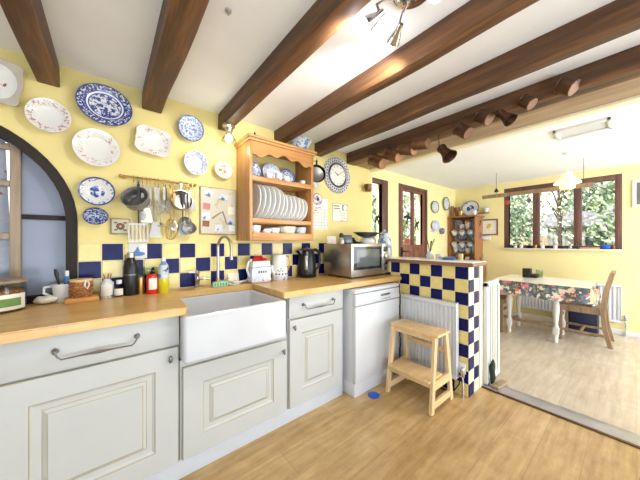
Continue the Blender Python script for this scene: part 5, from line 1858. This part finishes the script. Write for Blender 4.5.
# hanging drying pole
ap = thing('hanging_pole', 'long wooden pole hung on cords across the far window', 'pole', (4.4, 0.9, 1.915))
b = MB(); b.bar((0, -0.58, 0.0), (0, 0.58, 0.0), 0.03, 0.05)
b.build('pole', 'oldwood', ap)
for y in (-0.5, 0.40):
    b = MB(); b.tube([(0, y, 0.02), (0, y, 0.335)], 0.0025, 5)
    b.build('cord', 'iron', ap)
b = MB(); b.lathe([(0, 0.05), (0.006, 0.05), (0.03, 0.0), (0.02, -0.006), (0, -0.004)], 12, (0, 0.40, 0.06))
b.build('cleat', 'iron', ap)
orn = [('heart', 0.27), ('star', 0.02), ('bell', -0.17)]
for nm, y in orn:
    t = thing('hanging_ornament', 'small %s ornament dangling from the hanging pole' % {'heart': 'pink round', 'star': 'grey diamond', 'bell': 'cream bell'}[nm], 'ornament', (4.4, 0.9 + y, 1.905), (0, 0, 0), 'ornaments on the hanging pole')
    b = MB(); b.tube([(0, 0, 0), (0, 0, -0.07)], 0.0015, 5)
    b.build('thread', 'ink', t)
    b = MB()
    if nm == 'heart':
        b.ball((0, 0, -0.1), (0.012, 0.035, 0.035), 12)
    elif nm == 'star':
        b.prism([(0, -0.06), (0.03, -0.1), (0, -0.15), (-0.03, -0.1)], 'x', -0.006, 0.006)
    else:
        b.lathe([(0, -0.06), (0.012, -0.065), (0.022, -0.1), (0.03, -0.12), (0, -0.118)], 12)
    b.build('pendant', {'heart': 'redink', 'star': 'pewter', 'bell': 'milk'}[nm], t)

# loft hatch / vent trim on dining ceiling
vt = thing('ceiling_vent', 'white rectangular frame fixed to the dining room ceiling', 'vent', (3.3, 0.31, 2.26))
b = MB()
b.box(-0.14, -0.11, -0.18, 0.18, -0.022, 0, 0.003); b.box(0.11, 0.14, -0.18, 0.18, -0.022, 0, 0.003); b.box(-0.14, 0.14, -0.18, -0.155, -0.022, 0, 0.003); b.box(-0.14, 0.14, 0.155, 0.18, -0.022, 0, 0.003)
b.build('frame', 'painted', vt)
b = MB(); b.box(-0.11, 0.11, -0.155, 0.155, -0.006, 0)
b.build('hatch_panel', 'enamel', vt)

# framed pictures
for lab, yc, zc, hw, hh, fm in (('small brown-framed botanical picture left of the far window', 1.672, 1.505, 0.132, 0.142, 'door_w'), ('white-framed picture right of the far window', -0.075, 1.865, 0.11, 0.175, 'white')):
    t = thing('framed_picture', lab, 'picture', (FX - 0.001, yc, zc))
    b = MB()
    fw = 0.018 if fm == 'door_w' else 0.035
    b.box(-0.02, 0, -hw, -hw + fw, -hh, hh, 0.002); b.box(-0.02, 0, hw - fw, hw, -hh, hh, 0.002); b.box(-0.02, 0, -hw + fw, hw - fw, -hh, -hh + fw, 0.002); b.box(-0.02, 0, -hw + fw, hw - fw, hh - fw, hh, 0.002)
    b.build('frame', fm, t)
    b = MB(); b.box(-0.01, 0, -hw + fw, hw - fw, -hh + fw, hh - fw)
    b.build('print', 'paper' if fm == 'door_w' else 'pewter', t)
    b = MB()
    if fm == 'door_w':
        b.ball((-0.011, 0.0, 0.03), (0.0015, 0.035, 0.035), 10); b.ball((-0.011, 0.02, 0.0), (0.0015, 0.025, 0.02), 10)
        b.bar((-0.0115, 0, -0.07), (-0.0115, 0, 0.03), 0.008, 0.002, (1, 0, 0))
        b.build('flower_drawing', 'yellowsoap', t)
    else:
        b.ball((-0.011, 0.0, 0.0), (0.0015, 0.04, 0.07), 10)
        b.build('drawing', 'paper', t)
# little wall shelf with white pots left of window
ws = thing('wall_shelf', 'narrow dark rail shelf beside the far window picture', 'shelf', (FX - 0.001, 1.79, 1.765))
b = MB(); b.box(-0.07, 0, -0.12, 0.2, -0.008, 0.008, 0.003)
b.build('board', 'darkpine', ws)
b = MB(); b.bar((-0.03, -0.04, -0.05), (-0.03, -0.04, -0.008), 0.015, 0.03)
b.build('bracket', 'darkpine', ws)
b = MB(); b.lathe([(0, 0), (0.03, 0), (0.038, 0.03), (0.04, 0.075), (0.036, 0.075), (0.03, 0.01), (0, 0.008)], 16)
tag(b.build('small_pot', 'p_bluejug', None, (FX - 0.045, 1.71, 1.774)), 'little white pot on the dark rail shelf', 'pot')
# white phone on wall
ph = thing('wall_phone', 'white telephone with a cord on the wall beside the dresser', 'telephone', (FX - 0.001, 1.735, 1.315))
b = MB(); b.box(-0.06, 0, -0.09, 0.1, -0.035, 0.035, 0.012)
b.build('body', 'white', ph)
b = MB(); b.box(-0.08, -0.03, 0.05, 0.11, -0.02, 0.075, 0.012)
b.build('handset', 'charcoal', ph)
b = MB(); b.tube([(-0.03, 0.07, -0.03), (-0.03, 0.06, -0.2), (-0.02, -0.02, -0.42), (-0.02, -0.06, -0.7)], 0.004, 6)
b.build('cord', 'white', ph)

# items on far window sill
sill = [(1.35, 'navy', 0.05, 'small dark dish at the left end of far window sill'), (1.28, 'p_bluejug', 0.04, 'blue-speckled pot near the left end of window sill'), (1.2, 'white', 0.06, 'white pot in the left light of far window'), (1.1, 'iron', 0.045, 'dark pot left of first window mullion'), (1.02, 'brass', 0.055, 'brass bell in front of first window mullion'), (0.93, 'milk', 0.045, 'cream pot just right of first mullion'), (0.86, 'iron', 0.04, 'small dark pot in the middle light, left'), (0.78, 'c_white', 0.05, 'white cup in the middle light of far window'), (0.7, 'charcoal', 0.04, 'charcoal dish in the middle light, right'), (0.62, 'steel', 0.05, 'steel cup left of second mullion'), (0.54, 'jarglass', 0.07, 'clear jar before the second window mullion'), (0.2, 'copper', 0.06, 'copper mug at the right end of far window sill')]
for y, mm, h, lab in sill:
    b = MB(); b.lathe([(0, 0), (0.02, 0), (0.026, h * 0.3), (0.024, h * 0.85), (0.028, h), (0.024, h), (0.02, h * 0.3), (0, 0.006)], 14)
    tag(b.build('sill_pot', mm, None, (FX - 0.036, y, 1.141)), lab, 'pot', 'pots along the far window sill')
b = MB(); b.box(-0.03, 0.03, -0.1, 0.1, 0, 0.022, 0.004)
tag(b.build('wooden_tray', 'cork', None, (FX - 0.036, 0.42, 1.141)), 'thin wooden tray in the right light of far window', 'tray')
b = MB(); b.ball((0, 0, 0.03), (0.028, 0.055, 0.03), 12)
for v in b.bm.verts:
    v.co.z = max(v.co.z, 0)
tag(b.build('folded_duster', 'blueplastic', None, (FX - 0.036, 0.26, 1.141)), 'crumpled blue duster at the right of window sill', 'duster')

# ------------------------------------------------------------------ dining dresser and its china
dr = thing('china_dresser', 'dark wood corner dresser crowded with blue and white china', 'dresser', (4.95, 0, 0))
y0, y1 = 1.775, 2.245
b = MB(); b.box(0.0, 0.34, y1 - 0.02, y1, 0.82, 1.70, 0.003)
b.build('side_panel', 'darkpine', dr)
b = MB(); b.box(0.0, 0.34, y0, y0 + 0.02, 0.82, 1.70, 0.003)
b.build('side_panel', 'darkpine', dr)
b = MB(); b.box(0.325, 0.34, y0 + 0.02, y1 - 0.02, 0.82, 1.70)
b.build('back_board', 'darkpine', dr)
b = MB(); b.box(-0.02, 0.34, y0 - 0.03, y1, 1.69, 1.712, 0.004)
b.build('top_board', 'darkpine', dr)
for z in (1.47, 1.25, 1.03):
    b = MB(); b.box(0.06, 0.325, y0 + 0.02, y1 - 0.02, z - 0.009, z + 0.009)
    b.build('shelf', 'darkpine', dr)
b = MB(); b.box(-0.1, 0.34, y0 - 0.05, y1, 0.0, 0.82, 0.005)
b.build('cupboard', 'darkpine', dr)
b = MB(); b.box(-0.118, -0.1, y0 - 0.03, 2.0, 0.08, 0.74, 0.005)
dd = b.build('cupboard_door', 'darkpine', dr)
b = MB(); b.ball((-0.125, 1.97, 0.45), 0.014, 10)
b.build('knob', 'brass', dd)

mats_c = ['c_bluewhite', 'c_paleblue', 'c_white', 'c_willow', 'c_greenrim', 'c_bluewhite']


def dplate(label, x, y, z, r, mat_, tilt=12, group='china on the dining dresser'):
    b = MB(); plate_mesh(b, 32)
    o = b.build('display_plate', mat_, None, (x, y, z + r * math.cos(R(tilt)) + 0.001))
    o.rotation_euler = (Matrix.Rotation(R(-90 + tilt), 3, 'Y')).to_euler()
    o.scale = (r, r, 0.13)
    return tag(o, label, 'plate', group)


dplate('large blue-centred platter standing on top of the dining dresser', 5.2, 1.95, 1.713, 0.15, 'c_blue_motif', 14)
cup('tall_pot', 'brown jug on the dresser top left of the large platter', (5.05, 2.12, 1.713), 0.05, 0.17, 'door_w', 'china on the dining dresser', -120, 'jug')
cup('tall_pot', 'yellow-brown pot at the foot of the large platter', (5.0, 2.04, 1.713), 0.045, 0.09, 'brass', 'china on the dining dresser', -90, 'jug')
cup('tall_pot', 'slim brown candlestick jug at the left end of dresser top', (5.03, 2.2, 1.713), 0.03, 0.2, 'darkpine', 'china on the dining dresser', 180, 'jug')
cup('tea_cup', 'pale cup at the right end of dresser top', (5.0, 1.81, 1.713), 0.04, 0.08, 'c_paleblue', 'china on the dining dresser', -90)
for si, (zz, nm) in enumerate(((1.479, 'top'), (1.259, 'middle'), (1.039, 'bottom'), (0.821, 'lowest'))):
    for j in range(4):
        y = y1 - 0.07 - j * 0.108
        kind = (si + j) % 3
        lab_pos = '%s from the left on the %s dresser shelf' % (ORD[j], nm)
        if kind == 0 or si == 1:
            dplate('%s plate, %s' % (['blue patterned', 'pale blue', 'white', 'blue'][j], lab_pos), 5.21 - 0.055 * (j % 2), y, zz, 0.098, mats_c[(si * 2 + j) % 6], 10)
        else:
            cup('tea_cup' if kind == 1 else 'cream_jug', '%s %s, %s' % (['white', 'blue-sprigged', 'cream', 'speckled'][j], 'cup' if kind == 1 else 'jug', lab_pos), (5.11, y, zz), 0.05, 0.09 if kind == 1 else 0.15, ['c_white', 'p_bluejug', 'c_fruit', 'p_mottle'][j], 'china on the dining dresser', -90, 'cup' if kind == 1 else 'jug')
# hanging cups under shelves
for si, zz in enumerate((1.455, 1.235)):
    for j in range(3):
        t = cup('hanging_cup', '%s cup hanging from a hook, %s under the %s dresser shelf' % (['white', 'blue', 'mottled'][j], ORD[j], ['top', 'middle'][si]), (5.0, y1 - 0.1 - j * 0.135, zz - 0.085), 0.046, 0.075, ['c_white', 'p_bluejug2', 'p_mottle'][j], 'china on the dining dresser', -90)
        t.rotation_euler = (R(25), 0, R(-90))
# plates on the dining wall by the dresser
for lab, x, z, rx, rz, mm in (('oval green-rimmed plate, upper of two beside the glazed door', 4.44, 1.855, 0.13, 0.105, 'c_greenrim'), ('pale blue plate, lower of two beside the glazed door', 4.46, 1.525, 0.14, 0.098, 'c_paleblue'), ('oval dark-rimmed plate on the wall at the dresser top left', 4.86, 1.95, 0.12, 0.125, 'c_greenrim'), ('tiny dark-rimmed plate right of the light switch', 4.70, 1.44, 0.08, 0.055, 'c_navy')):
    wall_plate(lab, x, z, rx, rz, mm, 0, DW - 0.003, group='plates on the dining room wall')
sw = thing('light_switch', 'white light switch below plates beside the glazed door', 'switch', (4.36, DW - 0.001, 1.43))
b = MB(); b.box(-0.065, 0.065, -0.01, 0, -0.04, 0.04, 0.003)
b.build('plate', 'white', sw)
b = MB(); b.box(-0.03, -0.01, -0.015, -0.01, -0.015, 0.015, 0.002); b.box(0.01, 0.03, -0.015, -0.01, -0.015, 0.015, 0.002)
b.build('rocker', 'strap', sw)

# ------------------------------------------------------------------ garden beyond the windows
b = MB(); b.box(2.0, 5.6, 2.5, 16, -0.2, -0.1); b.box(5.6, 20, -8, 16, -0.2, -0.1)
g = b.build('garden_lawn', 'grass')
struct(g)


def tree(name, label, loc, h, cr, leafm, nleaf=900, crz=None, group='garden trees and shrubs', trunk=True, seed=1):
    rnd = random.Random(seed)
    t = thing(name, label, 'tree' if trunk else 'shrub', loc, (0, 0, 0), group)
    crz = crz or cr
    b = MB()
    b.tube([(0, 0, 0), (0.05, 0.03, h * 0.4), (-0.03, 0.06, h - crz * 0.4)], [0.09 * cr, 0.07 * cr, 0.03 * cr], 8)
    for i in range(7):
        a = i * 0.9
        b.tube([(0.02, 0.03, h * 0.45 + 0.04 * i * h), (cr * 0.4 * math.cos(a), cr * 0.4 * math.sin(a), h * 0.55 + 0.05 * i * h), (cr * 0.8 * math.cos(a), cr * 0.8 * math.sin(a), h * 0.62 + 0.05 * i * h)], [0.03 * cr, 0.02 * cr, 0.008 * cr], 5)
    b.build('trunk', 'bark', t)
    b = MB()
    for i in range(nleaf):
        d = Vector((rnd.gauss(0, 1), rnd.gauss(0, 1), rnd.gauss(0, 1))).normalized() * (rnd.random() ** 0.5)
        c = Vector((d.x * cr, d.y * cr, h - crz + d.z * crz * (1 + 0.2 * math.sin(d.x * 7))))
        if c.z < 0.03:
            continue
        s_ = cr * rnd.uniform(0.05, 0.1)
        a = Vector((rnd.gauss(0, 1), rnd.gauss(0, 1), rnd.gauss(0, 1))).normalized()
        u = a.orthogonal().normalized()
        w = a.cross(u)
        vs_ = [b.bm.verts.new(c + u * s_), b.bm.verts.new(c + w * s_ * 0.5 + a * s_ * 0.2), b.bm.verts.new(c - u * s_), b.bm.verts.new(c - w * s_ * 0.5 + a * s_ * 0.2)]
        b.bm.faces.new(vs_)
    b.build('foliage', leafm, t, smooth=0)
    return t


tree('garden_tree', 'green leafy tree seen through the right light of far window', (8.8, -0.35, -0.1), 3.6, 1.15, 'leaf', 2600, 1.7, seed=2)
tree('garden_tree', 'dark bushy tree seen through the left light of far window', (9.4, 2.9, -0.1), 3.4, 1.1, 'leaf3', 2200, 1.6, seed=3)
tree('garden_tree', 'bare twiggy tree seen through the middle light of far window', (10.6, 1.45, -0.1), 4.0, 0.75, 'leaf2', 420, 1.7, seed=4)
tree('garden_shrub', 'low pale shrub below the right light of far window', (7.2, 0.0, -0.1), 1.45, 0.5, 'leaf2', 900, 0.6, trunk=False, seed=5)
tree('garden_shrub', 'low pale shrub below the left light of far window', (7.4, 1.95, -0.1), 1.4, 0.5, 'leaf2', 900, 0.6, trunk=False, seed=6)
tree('garden_shrub', 'low green shrub below the middle light of far window', (7.6, 0.98, -0.1), 1.25, 0.42, 'leaf', 700, 0.55, trunk=False, seed=7)
tree('garden_tree', 'tall hedge tree behind the shed beyond far window', (16.4, 0.6, -0.1), 4.6, 1.9, 'leaf3', 2600, 2.0, seed=11)
tree('garden_tree', 'tall hedge tree behind the left end of garden', (16.4, 4.6, -0.1), 4.8, 1.8, 'leaf2', 2400, 2.1, seed=12)
tree('garden_tree', 'green tree seen through the tall narrow window', (5.6, 4.9, -0.1), 3.0, 0.9, 'leaf', 1500, 1.3, seed=8)
tree('garden_shrub', 'yellow-green shrub below the tall narrow window', (4.4, 3.6, -0.1), 1.6, 0.5, 'leaf2', 900, 0.7, trunk=False, seed=9)
tree('garden_tree', 'pale tree seen through the glazed door', (8.0, 5.3, -0.1), 3.6, 1.1, 'leaf2', 1600, 1.4, seed=10)
sh = thing('garden_shed', 'grey garden shed seen through the middle of far window', 'shed', (12.25, 1.0, -0.1))
b = MB(); b.box(-0.8, 0.8, -1.2, 0.9, 0, 1.85)
for i in range(14):
    b.box(-0.815, -0.8, -1.2 + 0.15 * i + 0.005, -1.2 + 0.15 * i + 0.145, 0, 1.84)
b.build('walls', 'shed', sh)
b = MB(); b.prism([(-0.95, 1.8), (0.0, 2.3), (0.95, 1.8), (0.95, 1.86), (0.0, 2.37), (-0.95, 1.86)], 'y', -1.3, 1.0)
b.build('roof', 'slate', sh)
b = MB(); b.box(-0.83, -0.81, -0.5, 0.0, 0.9, 1.5, 0.01)
b.build('window', 'dark_glass', sh)
tq = tag(MB().box(-0.3, 0.3, -0.5, 0.5, 0, 0.75, 0.06).build('covered_table', 'teal', None, (8.8, 1.36, 0.35)), 'teal covered garden table beyond the middle window light', 'table')
tag(MB().box(-0.25, 0.25, -0.45, 0.45, 0, 0.45, 0.02).build('table_plinth', 'shed', None, (8.8, 1.36, -0.1)), 'low grey stone block under the teal garden cover', 'block')
fn = thing('garden_fence', 'wooden board fence across the back of garden', 'fence', (0, 0, -0.1))
b = MB()
for i in range(60):
    b.box(13.7, 13.73, -6 + 0.2 * i, -6 + 0.2 * i + 0.19, 0, 1.6)
b.build('boards', 'fence', fn)
b = MB()
for i in range(60):
    b.box(2.0 + 0.2 * i, 2.19 + 0.2 * i, 8.0, 8.03, 0, 1.7)
b.build('side_boards', 'fence', fn)
